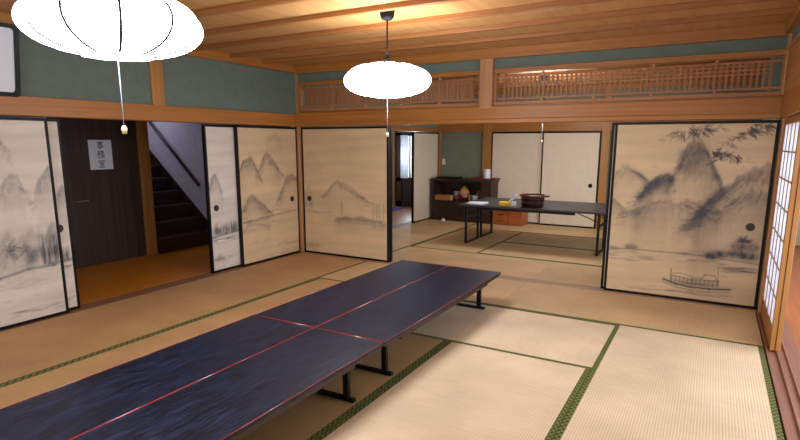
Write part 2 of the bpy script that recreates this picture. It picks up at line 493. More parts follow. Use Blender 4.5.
# stairs rising away from the hall
st = MB()
rise, run = 0.2, 0.235
for i in range(8):
    x1 = -1.72 - run * i
    st.box(-3.79, x1 - 0.02, -1.095, -0.105, -0.02 + rise * i, rise * (i + 1) - 0.03)
sto = struct('stairs', st, M['stair'], 0.0, 'dark brown wooden staircase rising from the entrance hall')
for i in range(8):
    x1 = -1.72 - run * i
    MB().box(x1 - run - 0.03, x1 + 0.01, -1.095, -0.105, rise * (i + 1) - 0.03, rise * (i + 1)).build('tread', M['stair'], sto, bevel=0.006)
struct('wall_stair', MB().box(-3.8, -0.14, -0.10, 0.0, -0.1, 2.42), M['grey_wall'])
struct('wall_stair_end', MB().box(-3.9, -3.8, -1.2, 0.0, -0.1, 2.42), M['grey_wall'])
sk = MB()   # skirting string along the stair wall
sk.bar((-1.66, -0.115, 0.03), (-3.7, -0.115, 1.77), 0.025, 0.20)
struct('trim_28', sk, M['stair'])
hr = thing('handrail', 'dark wooden handrail sloping up the grey stair wall', 'handrail', (-1.95, -0.16, 0.90))
MB().tube([(0, 0, 0), (-1.5, 0, 1.39)], 0.024, 14).build('rail', M['stair'], hr)
for t in (0.12, 0.62):
    MB().tube([(-1.5 * t, 0, 1.39 * t - 0.02), (-1.5 * t, 0.03, 1.39 * t - 0.06), (-1.5 * t, 0.062, 1.39 * t - 0.06)], 0.009).build('bracket', M['pull'], hr)

# ---------------------------------------------------------------- corridor seen past the second room
struct('wall_corridor', MB().box(-3.3, -3.2, 0.1, 6.0, -0.1, 2.42).box(-3.2, -1.95, 5.9, 6.0, -0.1, 2.42).box(-1.15, -0.0, 5.9, 6.0, -0.1, 2.42)
       .box(-1.95, -1.15, 5.9, 6.0, 1.80, 2.42).box(-0.1, 0.0, YB + 0.13, 6.0, -0.1, 2.42), M['cream_wall'])
struct('trim_29', MB().box(-2.02, -1.84, 5.80, 5.92, -0.01, 2.42), M['post'], 0.004)
wb = MB()
wb.box(-1.84, -1.66, 5.84, 5.90, -0.01, 1.82).box(-1.22, -1.15, 5.84, 5.90, -0.01, 1.82)
wb.box(-1.84, -1.15, 5.84, 5.90, 1.74, 1.82).box(-1.84, -1.15, 5.84, 5.90, 0.62, 0.72).box(-1.45, -1.42, 5.85, 5.89, 0.72, 1.74)
wb.box(-1.84, -1.15, 5.84, 5.90, -0.01, 0.12)
wl = struct('window_9', wb, M['dark_z'], 0.003)
MB().box(-1.66, -1.22, 5.868, 5.872, 0.72, 1.74).build('pane', M['glass'], wl)
MB().box(-1.67, -1.21, 5.86, 5.885, 0.12, 0.62).build('panel', M['dark'], wl)
cu = MB()
cv = []
for j in range(33):
    x = -1.67 + 0.22 * j / 32
    yy = 5.80 + 0.018 * math.sin(j * 1.35)
    cv.append((cu.bm.verts.new((x, yy, 0.70)), cu.bm.verts.new((x, yy, 1.76))))
for a, b in zip(cv, cv[1:]):
    f = cu.bm.faces.new([a[0], b[0], b[1], a[1]]); f.smooth = True
co = cu.build('curtain', M['curtain'])
md = co.modifiers.new('thickness', 'SOLIDIFY'); md.thickness = 0.004
tag(co, 'pale curtain drawn half across the corridor window', 'curtain')
bmm = MB().box(-0.42, 0.42, -0.28, 0.28, 0, 0.012).build('floor_mat', M['blue'], None, (-1.75, 5.2, -0.01), 0.004)
tag(bmm, 'blue mat lying on the corridor boards under the window', 'mat')

# ---------------------------------------------------------------- tatami mats
def mat(x0, x1, y0, y1, label, kind='rush', along=None, group=None, edges=(-1, 1)):
    """long side decides the rib direction; cloth borders on both long sides"""
    g = 0.0015
    lx, ly = x1 - x0 - 2 * g, y1 - y0 - 2 * g
    if along is None:
        along = 'x' if lx >= ly else 'y'
    L, W = (lx, ly) if along == 'x' else (ly, lx)
    bw = 0.036
    root = thing('tatami_mat', label, 'tatami mat', ((x0 + x1) / 2, (y0 + y1) / 2, -0.05), 0 if along == 'x' else PI / 2, group)
    MB().box(-L / 2, L / 2, -W / 2 + bw, W / 2 - bw, 0, 0.05).build('rush_surface', M[kind], root)
    for s in (-1, 1):
        if s not in edges:
            MB().box(-L / 2, L / 2, *sorted((s * W / 2, s * (W / 2 - bw))), 0, 0.05).build('rush_edge', M[kind], root)
            continue
        a, b = sorted((s * W / 2, s * (W / 2 - bw)))
        MB().box(-L / 2, L / 2, a, b, 0, 0.05).build('cloth_border', M['heri'], root)
    return root

X1, X2, X3, X4, X5 = 1.19, 2.28, 3.39, 4.50, 5.59
A, Bq, C_, D_ = -0.07, -1.15, -2.26, -3.38
mat(0.035, X1, C_, A, 'tan tatami mat in front of the right-hand left-wall panels, next to the corner', 'rush_tan_shade', edges=(-1,))
mat(0.035, X1, -4.50, C_, 'tan tatami mat before the entrance hall opening', 'rush_tan_shade', edges=(-1,))
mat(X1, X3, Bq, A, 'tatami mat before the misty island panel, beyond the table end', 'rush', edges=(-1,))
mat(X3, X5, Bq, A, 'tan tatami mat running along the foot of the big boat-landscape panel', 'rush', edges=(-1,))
mat(X1, X2, D_, Bq, 'tatami mat left of the far low tables, its left strip showing beside the table', 'rush_tan_shade')
mat(X2, X4, C_, Bq, 'tatami mat lying crosswise from under the far table end to the right', 'rush_pale_lit')
mat(X1, X2, -5.62, D_, 'tatami mat left of the near low tables, a sliver showing at the lower left', 'rush_tan_shade')
mat(X2, X3, -4.50, C_, 'tatami mat in shadow under the right-hand low tables', 'rush_tan_shade')  # tan matting used here to deepen the shade under the tables
mat(X3, X4, -4.50, C_, 'pale tatami mat to the right of the near tables, half in their shadow', 'rush_pale_lit')
mat(X4, X5, -3.38, Bq, 'bright tatami mat in the right foreground beside the grooved threshold', 'rush_pale_lit')
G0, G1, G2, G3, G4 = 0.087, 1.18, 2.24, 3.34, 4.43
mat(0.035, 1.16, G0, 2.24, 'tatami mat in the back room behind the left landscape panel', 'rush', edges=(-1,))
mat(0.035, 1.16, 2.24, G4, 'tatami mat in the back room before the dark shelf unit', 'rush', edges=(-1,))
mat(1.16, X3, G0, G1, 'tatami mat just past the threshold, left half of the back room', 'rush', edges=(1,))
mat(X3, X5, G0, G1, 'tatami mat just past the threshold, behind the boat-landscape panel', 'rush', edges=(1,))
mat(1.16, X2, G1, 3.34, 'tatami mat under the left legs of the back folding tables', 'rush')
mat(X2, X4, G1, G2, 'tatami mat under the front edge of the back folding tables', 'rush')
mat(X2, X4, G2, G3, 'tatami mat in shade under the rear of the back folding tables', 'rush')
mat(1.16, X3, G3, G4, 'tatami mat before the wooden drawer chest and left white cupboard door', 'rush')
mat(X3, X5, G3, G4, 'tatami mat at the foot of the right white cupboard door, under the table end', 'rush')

# ---------------------------------------------------------------- ink paintings
class Ink:
    """brush painting on a panel; u left to right, v bottom to top, both 0..1"""
    def __init__(self, w, h, nx, seed):
        self.nx = nx; self.nz = int(nx * h / w)
        self.w, self.h = w, h
        self.rng = np.random.default_rng(seed)
        self.U, self.V = np.meshgrid(np.linspace(0, 1, self.nx), np.linspace(0, 1, self.nz))
        self.asp = w / h
        self.a = np.zeros_like(self.U)
    def noise(self, sx, sy, octv=3):
        out = np.zeros_like(self.U); amp = 1.0; tot = 0
        for o in range(octv):
            gx, gy = int(sx * 2 ** o) + 2, int(sy * 2 ** o) + 2
            g = self.rng.random((gy + 1, gx + 1))
            x = self.U * (gx - 1); yv = self.V * (gy - 1)
            i = np.clip(x.astype(int), 0, gx - 1); j = np.clip(yv.astype(int), 0, gy - 1)
            fx = x - i; fy = yv - j
            fx = fx * fx * (3 - 2 * fx); fy = fy * fy * (3 - 2 * fy)
            v = (g[j, i] * (1 - fx) + g[j, i + 1] * fx) * (1 - fy) + (g[j + 1, i] * (1 - fx) + g[j + 1, i + 1] * fx) * fy
            out += v * amp; tot += amp; amp *= 0.55
        return out / tot
    def add(self, d):
        self.a = 1 - (1 - self.a) * (1 - np.clip(d, 0, 0.95))
    def hill(self, pts, depth, s, soft=0.012, rough=0.014, rock=0.6, edge=0.06):
        """ridge line with a wash fading downward into mist"""
        pu = np.array([p[0] for p in pts]); pv = np.array([p[1] for p in pts])
        h = np.interp(self.U, pu, pv) + (self.noise(10, 2) - 0.5) * rough * 3.2 + (self.noise(48, 4) - 0.5) * rough * 2.0
        d = h - self.V
        top = 1 / (1 + np.exp(-np.clip(d / soft * 2.2, -30, 30)))
        fade = np.exp(-np.clip(d, 0, 9) / depth)
        e = np.clip((self.U - pu[0]) / edge, 0, 1) * np.clip((pu[-1] - self.U) / edge, 0, 1)
        tex = 1 - rock + rock * 2.0 * (0.5 * self.noise(22, 13) + 0.5 * self.noise(60, 34, 2))
        fade = 0.72 * fade + 0.28 * np.exp(-np.clip(d, 0, 9) / (depth * 2.6))
        self.add(0.8 * s * top * fade * e * np.clip(tex, 0.05, 1.6))
        # contour line
        self.add(0.5 * s * np.exp(-(d / (soft * 0.8)) ** 2) * e * (0.3 + self.noise(18, 18)))
    def stroke(self, pts, wd, s, taper=True):
        """brush stroke through pts; widths in units of panel height"""
        for (u0, v0), (u1, v1) in zip(pts, pts[1:]):
            m = wd * 4
            ax, ay, bx, by = u0 * self.asp, v0, u1 * self.asp, v1
            lo = max(0, int((min(u0, u1) - m / self.asp) * self.nx)); hi = min(self.nx, int((max(u0, u1) + m / self.asp) * self.nx) + 2)
            l2 = max(0, int((min(v0, v1) - m) * self.nz)); h2 = min(self.nz, int((max(v0, v1) + m) * self.nz) + 2)
            if lo >= hi or l2 >= h2: continue
            X = self.U[l2:h2, lo:hi] * self.asp; Y = self.V[l2:h2, lo:hi]
            dx, dy = bx - ax, by - ay
            t = np.clip(((X - ax) * dx + (Y - ay) * dy) / (dx * dx + dy * dy + 1e-9), 0, 1)
            dd = np.hypot(X - ax - t * dx, Y - ay - t * dy)
            ww = wd * ((0.35 + 1.3 * np.sin(PI * np.clip(t * 0.9 + 0.05, 0, 1))) * 0.65 if taper else 1.0)
            k = s * np.exp(-(dd / np.maximum(ww, 1e-4)) ** 2)
            self.a[l2:h2, lo:hi] = 1 - (1 - self.a[l2:h2, lo:hi]) * (1 - np.clip(k, 0, 0.95))
    def blob(self, u, v, ru, rv, s, rough=0.7):
        n = self.noise(40, 50)
        d = ((self.U - u) / ru) ** 2 + ((self.V - v) / rv) ** 2
        self.add(s * np.exp(-d * 1.2) * (1 - rough + rough * 2 * n))
    def lines(self, pts, wd, s):
        for a, b in zip(pts, pts[1:]):
            self.stroke([a, b], wd, s, False)
    def cun(self, pts, n, ln, s, lean=0.0):
        """short texture strokes falling from a ridge"""
        pu = [p[0] for p in pts]; pv = [p[1] for p in pts]
        ln *= 0.36; s *= 0.5; n = int(n * 1.5)
        for _ in range(n):
            u = self.rng.uniform(pu[0], pu[-1]); v = np.interp(u, pu, pv) - abs(self.rng.normal(0, ln))
            mid = 0.5 * (pu[0] + pu[-1])
            du = (u - mid) * 0.35 + lean + self.rng.normal(0, 0.012)
            L = ln * self.rng.uniform(0.4, 1.0)
            self.stroke([(u, v), (u + du * 0.5, v - L * 0.55), (u + du * 0.8, v - L)], 0.0055, s * self.rng.uniform(0.3, 1))
    def reeds(self, u0, u1, v, n, ln, s):
        for _ in range(n):
            u = self.rng.uniform(u0, u1)
            L = ln * self.rng.uniform(0.4, 1)
            self.stroke([(u, v), (u + self.rng.normal(0, 0.01), v + L)], 0.0028, s * self.rng.uniform(0.4, 1))
    def leaves(self, u, v, n, ln, s, ang=-0.5, spread=0.9):
        for _ in range(n):
            a = ang + self.rng.normal(0, spread)
            uu = u + self.rng.normal(0, 0.018); vv = v + self.rng.normal(0, 0.012)
            L = ln * self.rng.uniform(0.6, 1.1)
            self.stroke([(uu, vv), (uu + L * math.cos(a) / self.asp, vv + L * math.sin(a))], 0.0034, s * self.rng.uniform(0.6, 1))
    def water(self, u0, u1, v, n, s, dv=0.02):
        for _ in range(n):
            u = self.rng.uniform(u0, u1); L = self.rng.uniform(0.04, 0.16); vv = v + self.rng.normal(0, dv)
            self.stroke([(u - L / 2, vv), (u + L / 2, vv + self.rng.normal(0, 0.002))], 0.0035, s * self.rng.uniform(0.3, 1))
    def mist(self, s):
        n = self.noise(2, 14)
        self.add(s * np.clip(n - 0.52, 0, 1) * 2)

def paint_boat_panel(w, h):
    p = Ink(w, h, 230, 11)
    p.mist(0.10)
    hump = [(-0.05, 0.63), (0.011, 0.722), (0.064, 0.758), (0.133, 0.753), (0.191, 0.72), (0.237, 0.664), (0.265, 0.608)]
    p.hill(hump, 0.10, 0.40, 0.02); p.cun(hump, 34, 0.08, 0.3)
    for k in range(4):      # drooping arcs on its right side
        p.stroke([(0.11 + .03 * k, 0.74 - .01 * k), (0.19 + .02 * k, 0.70 - .01 * k), (0.23 + .012 * k, 0.63 - .01 * k)], 0.007, 0.3, False)
    peak = [(0.42, 0.60), (0.448, 0.764), (0.458, 0.835), (0.484, 0.885), (0.525, 0.906), (0.575, 0.895), (0.624, 0.837), (0.662, 0.768), (0.706, 0.699), (0.75, 0.60)]
    p.hill(peak, 0.20, 0.66, 0.014, 0.004); p.cun(peak, 70, 0.13, 0.42)
    p.stroke([(0.455, 0.84), (0.445, 0.76), (0.40, 0.69), (0.37, 0.62)], 0.018, 0.45, False)
    p.stroke([(0.63, 0.81), (0.69, 0.71), (0.725, 0.64)], 0.015, 0.35, False)
    p.blob(0.55, 0.82, 0.085, 0.09, 0.5, 0.5); p.blob(0.50, 0.76, 0.05, 0.08, 0.3, 0.6)
    rock = [(0.13, 0.50), (0.221, 0.624), (0.263, 0.671), (0.325, 0.712), (0.375, 0.724), (0.41, 0.703), (0.44, 0.61)]
    p.hill(rock, 0.10, 0.90, 0.012, 0.01, 0.4); p.cun(rock, 60, 0.07, 0.5, -0.05)
    p.stroke([(0.20, 0.585), (0.30, 0.66), (0.385, 0.685)], 0.03, 0.6, False)
    mid = [(0.10, 0.47), (0.243, 0.533), (0.34, 0.571), (0.44, 0.547), (0.532, 0.573), (0.66, 0.52)]
    p.hill(mid, 0.09, 0.50, 0.014, 0.02); p.cun(mid, 60, 0.08, 0.42)
    lh = [(-0.10, 0.47), (0.013, 0.555), (0.059, 0.53), (0.14, 0.455)]
    p.hill(lh, 0.05, 0.70, 0.01)
    rm = [(0.54, 0.43), (0.628, 0.55), (0.708, 0.635), (0.79, 0.691), (0.869, 0.745), (0.924, 0.752), (1.08, 0.80)]
    p.hill(rm, 0.16, 0.60, 0.016, 0.02); p.cun(rm, 110, 0.16, 0.42, -0.06)
    p.stroke([(0.53, 0.41), (0.60, 0.50), (0.665, 0.57), (0.72, 0.62)], 0.03, 0.5, False)
    rm2 = [(0.55, 0.40), (0.67, 0.535), (0.75, 0.535), (0.829, 0.607), (0.91, 0.642), (1.08, 0.63)]
    p.hill(rm2, 0.10, 0.48, 0.014, 0.025); p.cun(rm2, 80, 0.09, 0.42, -0.05)
    # shore, trees and palm
    p.lines([(0.0, 0.249), (0.131, 0.262), (0.372, 0.262), (0.631, 0.260), (1.0, 0.238)], 0.004, 0.5)
    p.blob(0.16, 0.275, 0.05, 0.018, 0.75); p.blob(0.03, 0.262, 0.05, 0.012, 0.5); p.blob(0.53, 0.263, 0.04, 0.008, 0.6)
    for u, v, a in ((0.76, 0.275, .05), (0.84, 0.288, .05), (0.90, 0.28, .045), (0.96, 0.275, .04), (0.70, 0.262, .05)):
        p.blob(u, v, a, 0.026, 0.95, 0.55)
    p.blob(0.87, 0.33, 0.06, 0.026, 0.75); p.blob(0.95, 0.33, 0.05, 0.03, 0.7); p.blob(0.90, 0.365, 0.04, 0.02, 0.6)
    p.stroke([(0.885, 0.28), (0.89, 0.36)], 0.005, 0.6)
    for k in range(13):
        a = PI * (0.02 + 0.96 * k / 12)
        p.stroke([(0.89, 0.355), (0.89 + (0.04 + 0.03 * p.rng.random()) * math.cos(a), 0.355 + (0.02 + 0.03 * p.rng.random()) * math.sin(a))], 0.005, 0.5)
    p.water(0.0, 0.35, 0.215, 22, 0.38, 0.012); p.water(0.45, 0.70, 0.225, 10, 0.3, 0.008); p.water(0.75, 1.0, 0.20, 22, 0.45, 0.016)
    p.blob(0.9, 0.20, 0.12, 0.016, 0.4)
    # boat
    hull = [(0.405, 0.100), (0.491, 0.078), (0.589, 0.069), (0.715, 0.069), (0.845, 0.079)]
    p.lines(hull, 0.006, 0.9); p.blob(0.62, 0.088, 0.16, 0.012, 0.5, 0.4); p.lines([(u, v - 0.018) for u, v in hull[0:5]], 0.004, 0.5)
    p.lines([(0.46, 0.14), (0.52, 0.145), (0.60, 0.128), (0.66, 0.128)], 0.003, 0.5)
    for v in (0.088, 0.097, 0.106, 0.118):
        p.lines([(0.46, v + 0.008), (0.60, v), (0.77, v + 0.004)], 0.0028, 0.4)
    p.lines([(0.46, 0.128), (0.60, 0.112), (0.77, 0.120)], 0.0035, 0.55)
    for k in range(12):
        u = 0.46 + 0.30 * k / 11
        p.stroke([(u, 0.082), (u, 0.122)], 0.0030, 0.5)
    p.lines([(0.66, 0.125), (0.68, 0.152), (0.74, 0.150), (0.755, 0.122)], 0.0035, 0.5)
    p.lines([(0.452, 0.165), (0.457, 0.085)], 0.0035, 0.7); p.lines([(0.757, 0.20), (0.767, 0.095)], 0.003, 0.5)
    p.water(0.40, 0.88, 0.035, 22, 0.35, 0.008); p.water(0.05, 0.4, 0.03, 10, 0.25, 0.01)
    # bamboo sprays
    p.leaves(0.86, 0.965, 26, 0.05, 0.85, -0.55, 0.5); p.leaves(0.94, 0.985, 18, 0.05, 0.8, -0.4, 0.5); p.leaves(0.80, 0.935, 12, 0.04, 0.7, -0.5, 0.8)
    p.stroke([(0.69, 0.89), (0.76, 0.915), (0.86, 0.95), (0.98, 0.985)], 0.003, 0.5, False)
    p.leaves(0.73, 0.905, 12, 0.035, 0.55, -0.6, 0.9)
    p.leaves(0.655, 0.845, 24, 0.04, 0.85, -0.9, 1.0); p.leaves(0.70, 0.835, 16, 0.04, 0.85, -0.8, 0.9); p.leaves(0.775, 0.825, 14, 0.042, 0.85, -0.9, 0.5)
    p.stroke([(0.615, 0.775), (0.67, 0.80), (0.77, 0.845)], 0.0035, 0.7, False)
    p.leaves(0.50, 0.965, 26, 0.055, 0.65, -0.5, 0.8); p.leaves(0.58, 0.975, 22, 0.055, 0.7, -0.6, 0.7); p.leaves(0.44, 0.95, 18, 0.05, 0.5, -2.3, 0.6); p.leaves(0.66, 0.985, 8, 0.04, 0.5, -0.4, 0.5); p.leaves(0.40, 0.945, 14, 0.045, 0.35, -2.4, 0.5)
    p.leaves(0.33, 0.92, 5, 0.03, 0.35, -2.6, 0.5); p.leaves(0.85, 0.79, 8, 0.03, 0.25, -0.5, 0.9); p.leaves(0.30, 0.75, 6, 0.03, 0.2, -2.8, 0.5)
    return p

def paint_island_panel(w, h):
    p = Ink(w, h, 190, 23)
    p.mist(0.08)
    pk = [(0.26, 0.46), (0.33, 0.53), (0.40, 0.585), (0.43, 0.60), (0.512, 0.575), (0.593, 0.54), (0.77, 0.455)]
    p.hill(pk, 0.055, 0.55, 0.012); p.cun(pk, 70, 0.06, 0.5)
    p.stroke([(0.43, 0.60), (0.47, 0.55), (0.60, 0.51), (0.74, 0.465)], 0.006, 0.4, False)
    f1 = [(0.0, 0.70), (0.071, 0.815), (0.12, 0.80), (0.26, 0.70)]
    p.hill(f1, 0.08, 0.16, 0.02)
    p.hill([(0.50, 0.82), (0.60, 0.865), (0.72, 0.81)], 0.04, 0.14, 0.02)
    p.hill([(-0.06, 0.36), (0.01, 0.52), (0.069, 0.54), (0.135, 0.40)], 0.12, 0.28, 0.02)
    p.reeds(0.0, 0.10, 0.36, 26, 0.12, 0.3)
    isl = [(0.36, 0.285), (0.505, 0.312), (0.6, 0.30), (0.681, 0.318), (0.818, 0.305), (1.02, 0.285)]
    p.hill(isl, 0.03, 0.85, 0.008)
    for u in (0.42, 0.5, 0.56, 0.68, 0.74, 0.85, 0.93):
        p.blob(u, 0.296, 0.035, 0.014, 0.5)
    p.lines([(0.36, 0.272), (0.7, 0.268), (1.0, 0.262)], 0.003, 0.3)
    for u, t in ((0.47, 0.42), (0.845, 0.44), (0.88, 0.42), (0.91, 0.43), (0.96, 0.43)):
        p.stroke([(u, 0.305), (u + 0.004, t)], 0.004, 0.5, False)
        for k in range(9):
            v = 0.33 + (t - 0.33) * k / 8
            s = -1 if k % 2 else 1
            p.stroke([(u, v), (u + s * 0.045 * (1.1 - k / 9), v + 0.028)], 0.0028, 0.36)
    p.water(0.0, 0.33, 0.335, 14, 0.35, 0.007); p.water(0.4, 1.0, 0.245, 24, 0.22, 0.02)
    for u in (0.47, 0.51, 0.62, 0.86):
        p.stroke([(u, 0.255), (u, 0.18)], 0.005, 0.16)
    p.water(0.0, 0.2, 0.05, 14, 0.3, 0.016); p.hill([(-0.05, 0.045), (0.05, 0.07), (0.2, 0.04)], 0.03, 0.4)
    return p

def paint_peaks_panel(w, h):
    p = Ink(w, h, 160, 31)
    p.mist(0.08)
    for pts, s in (([(-0.02, 0.66), (0.06, 0.765), (0.115, 0.776), (0.193, 0.79), (0.262, 0.717), (0.33, 0.62)], 0.6),
                   ([(0.30, 0.66), (0.38, 0.772), (0.45, 0.815), (0.562, 0.77), (0.71, 0.65)], 0.6),
                   ([(0.62, 0.44), (0.72, 0.54), (0.794, 0.615), (0.908, 0.64), (1.06, 0.58)], 0.58),
                   ([(0.0, 0.38), (0.10, 0.48), (0.162, 0.512), (0.253, 0.478), (0.50, 0.365)], 0.6)):
        p.hill(pts, 0.07, s, 0.012); p.cun(pts, 60, 0.08, 0.45)
    p.hill([(0.42, 0.87), (0.52, 0.945), (0.62, 0.955), (0.76, 0.90)], 0.10, 0.22, 0.02)
    p.lines([(0.03, 0.31), (0.335, 0.325), (0.62, 0.335), (1.0, 0.345)], 0.006, 0.45)
    p.water(0.4, 1.0, 0.365, 16, 0.35, 0.012); p.water(0.0, 0.6, 0.315, 24, 0.4, 0.012)
    p.hill([(-0.02, 0.26), (0.1, 0.29), (0.233, 0.283), (0.50, 0.262)], 0.02, 0.45, 0.008)
    p.water(0.0, 0.5, 0.24, 16, 0.3, 0.01); p.water(0.1, 0.4, 0.15, 8, 0.2, 0.02); p.water(0.6, 1.0, 0.09, 14, 0.28, 0.014); p.water(0.3, 1, 0.03, 10, 0.2, 0.01)
    return p

def paint_reed_panel(w, h):
    p = Ink(w, h, 130, 41)
    p.mist(0.08)
    pts = [(-0.05, 0.54), (0.03, 0.655), (0.08, 0.685), (0.11, 0.675), (0.19, 0.54)]
    p.hill(pts, 0.08, 0.6, 0.012, edge=0.03); p.cun(pts, 30, 0.09, 0.45)
    p.reeds(0.03, 0.40, 0.25, 90, 0.11, 0.5)
    for u in (0.05, 0.13, 0.22, 0.32):
        p.blob(u, 0.275, 0.06, 0.03, 0.45)
    p.lines([(0.0, 0.235), (0.2, 0.25), (0.45, 0.26)], 0.008, 0.6)
    p.water(0.0, 0.45, 0.215, 30, 0.5, 0.012); p.water(0.0, 0.3, 0.08, 14, 0.4, 0.014)
    p.hill([(0.0, 0.07), (0.08, 0.085), (0.2, 0.06)], 0.02, 0.5)
    return p

def paint_grove_panel(w, h):
    p = Ink(w, h, 170, 53)
    p.mist(0.12)
    for pts, s in (([(0.58, 0.62), (0.658, 0.709), (0.695, 0.727), (0.747, 0.716), (0.82, 0.64)], 0.45),
                   ([(0.84, 0.57), (0.88, 0.66), (0.98, 0.775), (1.08, 0.74)], 0.5),
                   ([(0.2, 0.66), (0.35, 0.78), (0.5, 0.66)], 0.4),
                   ([(0.55, 0.93), (0.63, 0.95), (0.72, 0.86)], 0.2)):
        p.hill(pts, 0.09, s, 0.014); p.cun(pts, 36, 0.1, 0.35)
    tr = [(-0.05, 0.43), (0.3, 0.44), (0.572, 0.435), (0.689, 0.41), (0.814, 0.428), (0.9, 0.42), (0.98, 0.45), (1.06, 0.45)]
    p.hill(tr, 0.10, 0.48, 0.03, 0.03, 0.9)
    for k in range(26):
        u = p.rng.uniform(0.2, 1.0)
        p.blob(u, p.rng.uniform(0.29, 0.42), 0.045, 0.03, 0.3, 0.9)
    p.reeds(0.86, 1.0, 0.27, 50, 0.16, 0.45)
    p.leaves(0.62, 0.37, 30, 0.05, 0.4, 0.4, 1.2); p.leaves(0.75, 0.36, 20, 0.05, 0.35, 2.4, 1.0)
    p.lines([(0.2, 0.225), (0.535, 0.238), (0.75, 0.262), (0.948, 0.259), (1.0, 0.27)], 0.007, 0.55)
    p.blob(0.93, 0.27, 0.06, 0.014, 0.5)
    p.water(0.3, 0.9, 0.19, 18, 0.22, 0.012); p.water(0.6, 1.0, 0.05, 20, 0.3, 0.012); p.water(0.4, 0.9, 0.12, 8, 0.15, 0.02)
    return p

def paint_edge_panel(w, h):
    p = Ink(w, h, 150, 61)
    p.mist(0.1)
    pts = [(0.80, 0.50), (0.888, 0.575), (0.949, 0.643), (0.984, 0.665), (1.06, 0.60)]
    p.hill(pts, 0.08, 0.5, 0.014, edge=0.03); p.cun(pts, 30, 0.1, 0.4)
    p.reeds(0.86, 0.99, 0.265, 40, 0.09, 0.5)
    p.lines([(0.6, 0.25), (0.865, 0.257), (1.0, 0.268)], 0.009, 0.65)
    p.water(0.75, 1.0, 0.24, 20, 0.4, 0.01); p.water(0.7, 1.0, 0.05, 14, 0.35, 0.012)
    return p

def sheet(p, parent, mat, x0, x1, z0, z1, y, gain):
    """painted paper of a panel as a fine grid carrying the brush density"""
    nx, nz = p.nx, p.nz
    xs = np.linspace(x0, x1, nx); zs = np.linspace(z0, z1, nz)
    co = np.zeros((nz, nx, 3), np.float32)
    co[..., 0] = xs[None, :]; co[..., 1] = y; co[..., 2] = zs[:, None]
    idx = np.arange(nx * nz).reshape(nz, nx)
    q = np.stack([idx[:-1, :-1], idx[:-1, 1:], idx[1:, 1:], idx[1:, :-1]], -1).reshape(-1, 4)
    me = bpy.data.meshes.new('painted_paper')
    me.from_pydata(co.reshape(-1, 3).tolist(), [], q.tolist())
    at = me.attributes.new('ink', 'FLOAT', 'POINT')
    at.data.foreach_set('value', np.clip(p.a * gain, 0, 0.93).astype(np.float32).ravel())
    me.materials.append(mat)
    o = bpy.data.objects.new('painted_paper', me); COL.objects.link(o); o.parent = parent
    return o

def fusuma(loc, rz, w, painter, mat, label, pulls, cat='sliding door', name='fusuma_panel', group='painted sliding panels', depth=0.036, gain=1.0):
    """sliding panel; local x along its width, front facing local -y"""
    r = thing(name, label, cat, loc, rz, group)
    fw = 0.026
    for a in (0.0, w - fw):
        MB().box(a, a + fw, -depth / 2 - 0.004, depth / 2 + 0.004, 0.003, H).build('stile', M['lacquer'], r, bevel=0.003)
    for z0, z1 in ((0.003, 0.03), (H - 0.026, H)):
        MB().box(fw, w - fw, -depth / 2 - 0.003, depth / 2 + 0.003, z0, z1).build('rail', M['lacquer'], r, bevel=0.003)
    MB().box(fw, w - fw, -depth / 2 + 0.002, depth / 2, 0.03, H - 0.026).build('core_board', M['plain_paper'], r)
    if painter:
        sheet(painter(w, H), r, mat, fw, w - fw, 0.03, H - 0.026, -depth / 2, gain)
    else:
        MB().box(fw, w - fw, -depth / 2 - 0.001, -depth / 2 + 0.002, 0.03, H - 0.026).build('plain_paper', mat, r)
    for px in pulls:
        MB().disc_y((px, -depth / 2, 0.793), 0.038, 0.005, dish=0.004).build('finger_pull', M['pull'], r)
    return r

# partition panels (front face in the plane y = 0)
fusuma((0.053, 0.0, 0), 0, 1.43, paint_island_panel, M['silk'], 'painted sliding panel of a misty island, on the divide beside the corner post', [0.115], gain=0.75)
fusuma((0.058, 0.052, 0), 0, 1.43, None, M['plain_paper'], 'sliding panel hidden behind the misty island panel, only its black edge showing', [])
fusuma((4.205, 0.0, 0), 0, 1.40, paint_boat_panel, M['silk'], 'large painted sliding panel with a boat, steep mountains and bamboo', [1.268])
fusuma((4.165, 0.052, 0), 0, 1.40, None, M['plain_paper'], 'sliding panel hidden behind the boat panel, only its left edge showing', [])
# left wall panels (local x runs towards the back of the room)
L90 = PI / 2
fusuma((-0.018, -1.18, 0), L90, 1.125, paint_peaks_panel, M['silk'], 'painted sliding panel of four craggy peaks on the left wall, beside the corner', [0.985])
fusuma((-0.068, -1.625, 0), L90, 1.13, paint_reed_panel, M['silk_lit'], 'narrow-showing painted panel with reeds, right side of the hall opening', [0.112])
fusuma((-0.018, -4.50, 0), L90, 1.13, paint_grove_panel, M['silk_lit'], 'pale painted sliding panel with a misty grove at the far left', [])
fusuma((-0.068, -4.365, 0), L90, 1.13, paint_edge_panel, M['silk_lit'], 'painted panel peeking out left of the dark hall door', [1.017])
# back room: plain panel by the corridor and the two cupboard doors
fusuma((0.02, 3.32, 0), L90, 1.10, None, M['plain_paper'], 'plain cream sliding door half open to the corridor', [], group='plain sliding doors')
fusuma((1.21, YB, 0), 0, 1.05, None, M['plain_paper'], 'left white cupboard door on the back wall', [], group='plain sliding doors')
fusuma((2.243, YB - 0.044, 0), 0, 1.067, None, M['plain_paper'], 'right white cupboard door on the back wall with a dark round pull', [0.93], group='plain sliding doors')

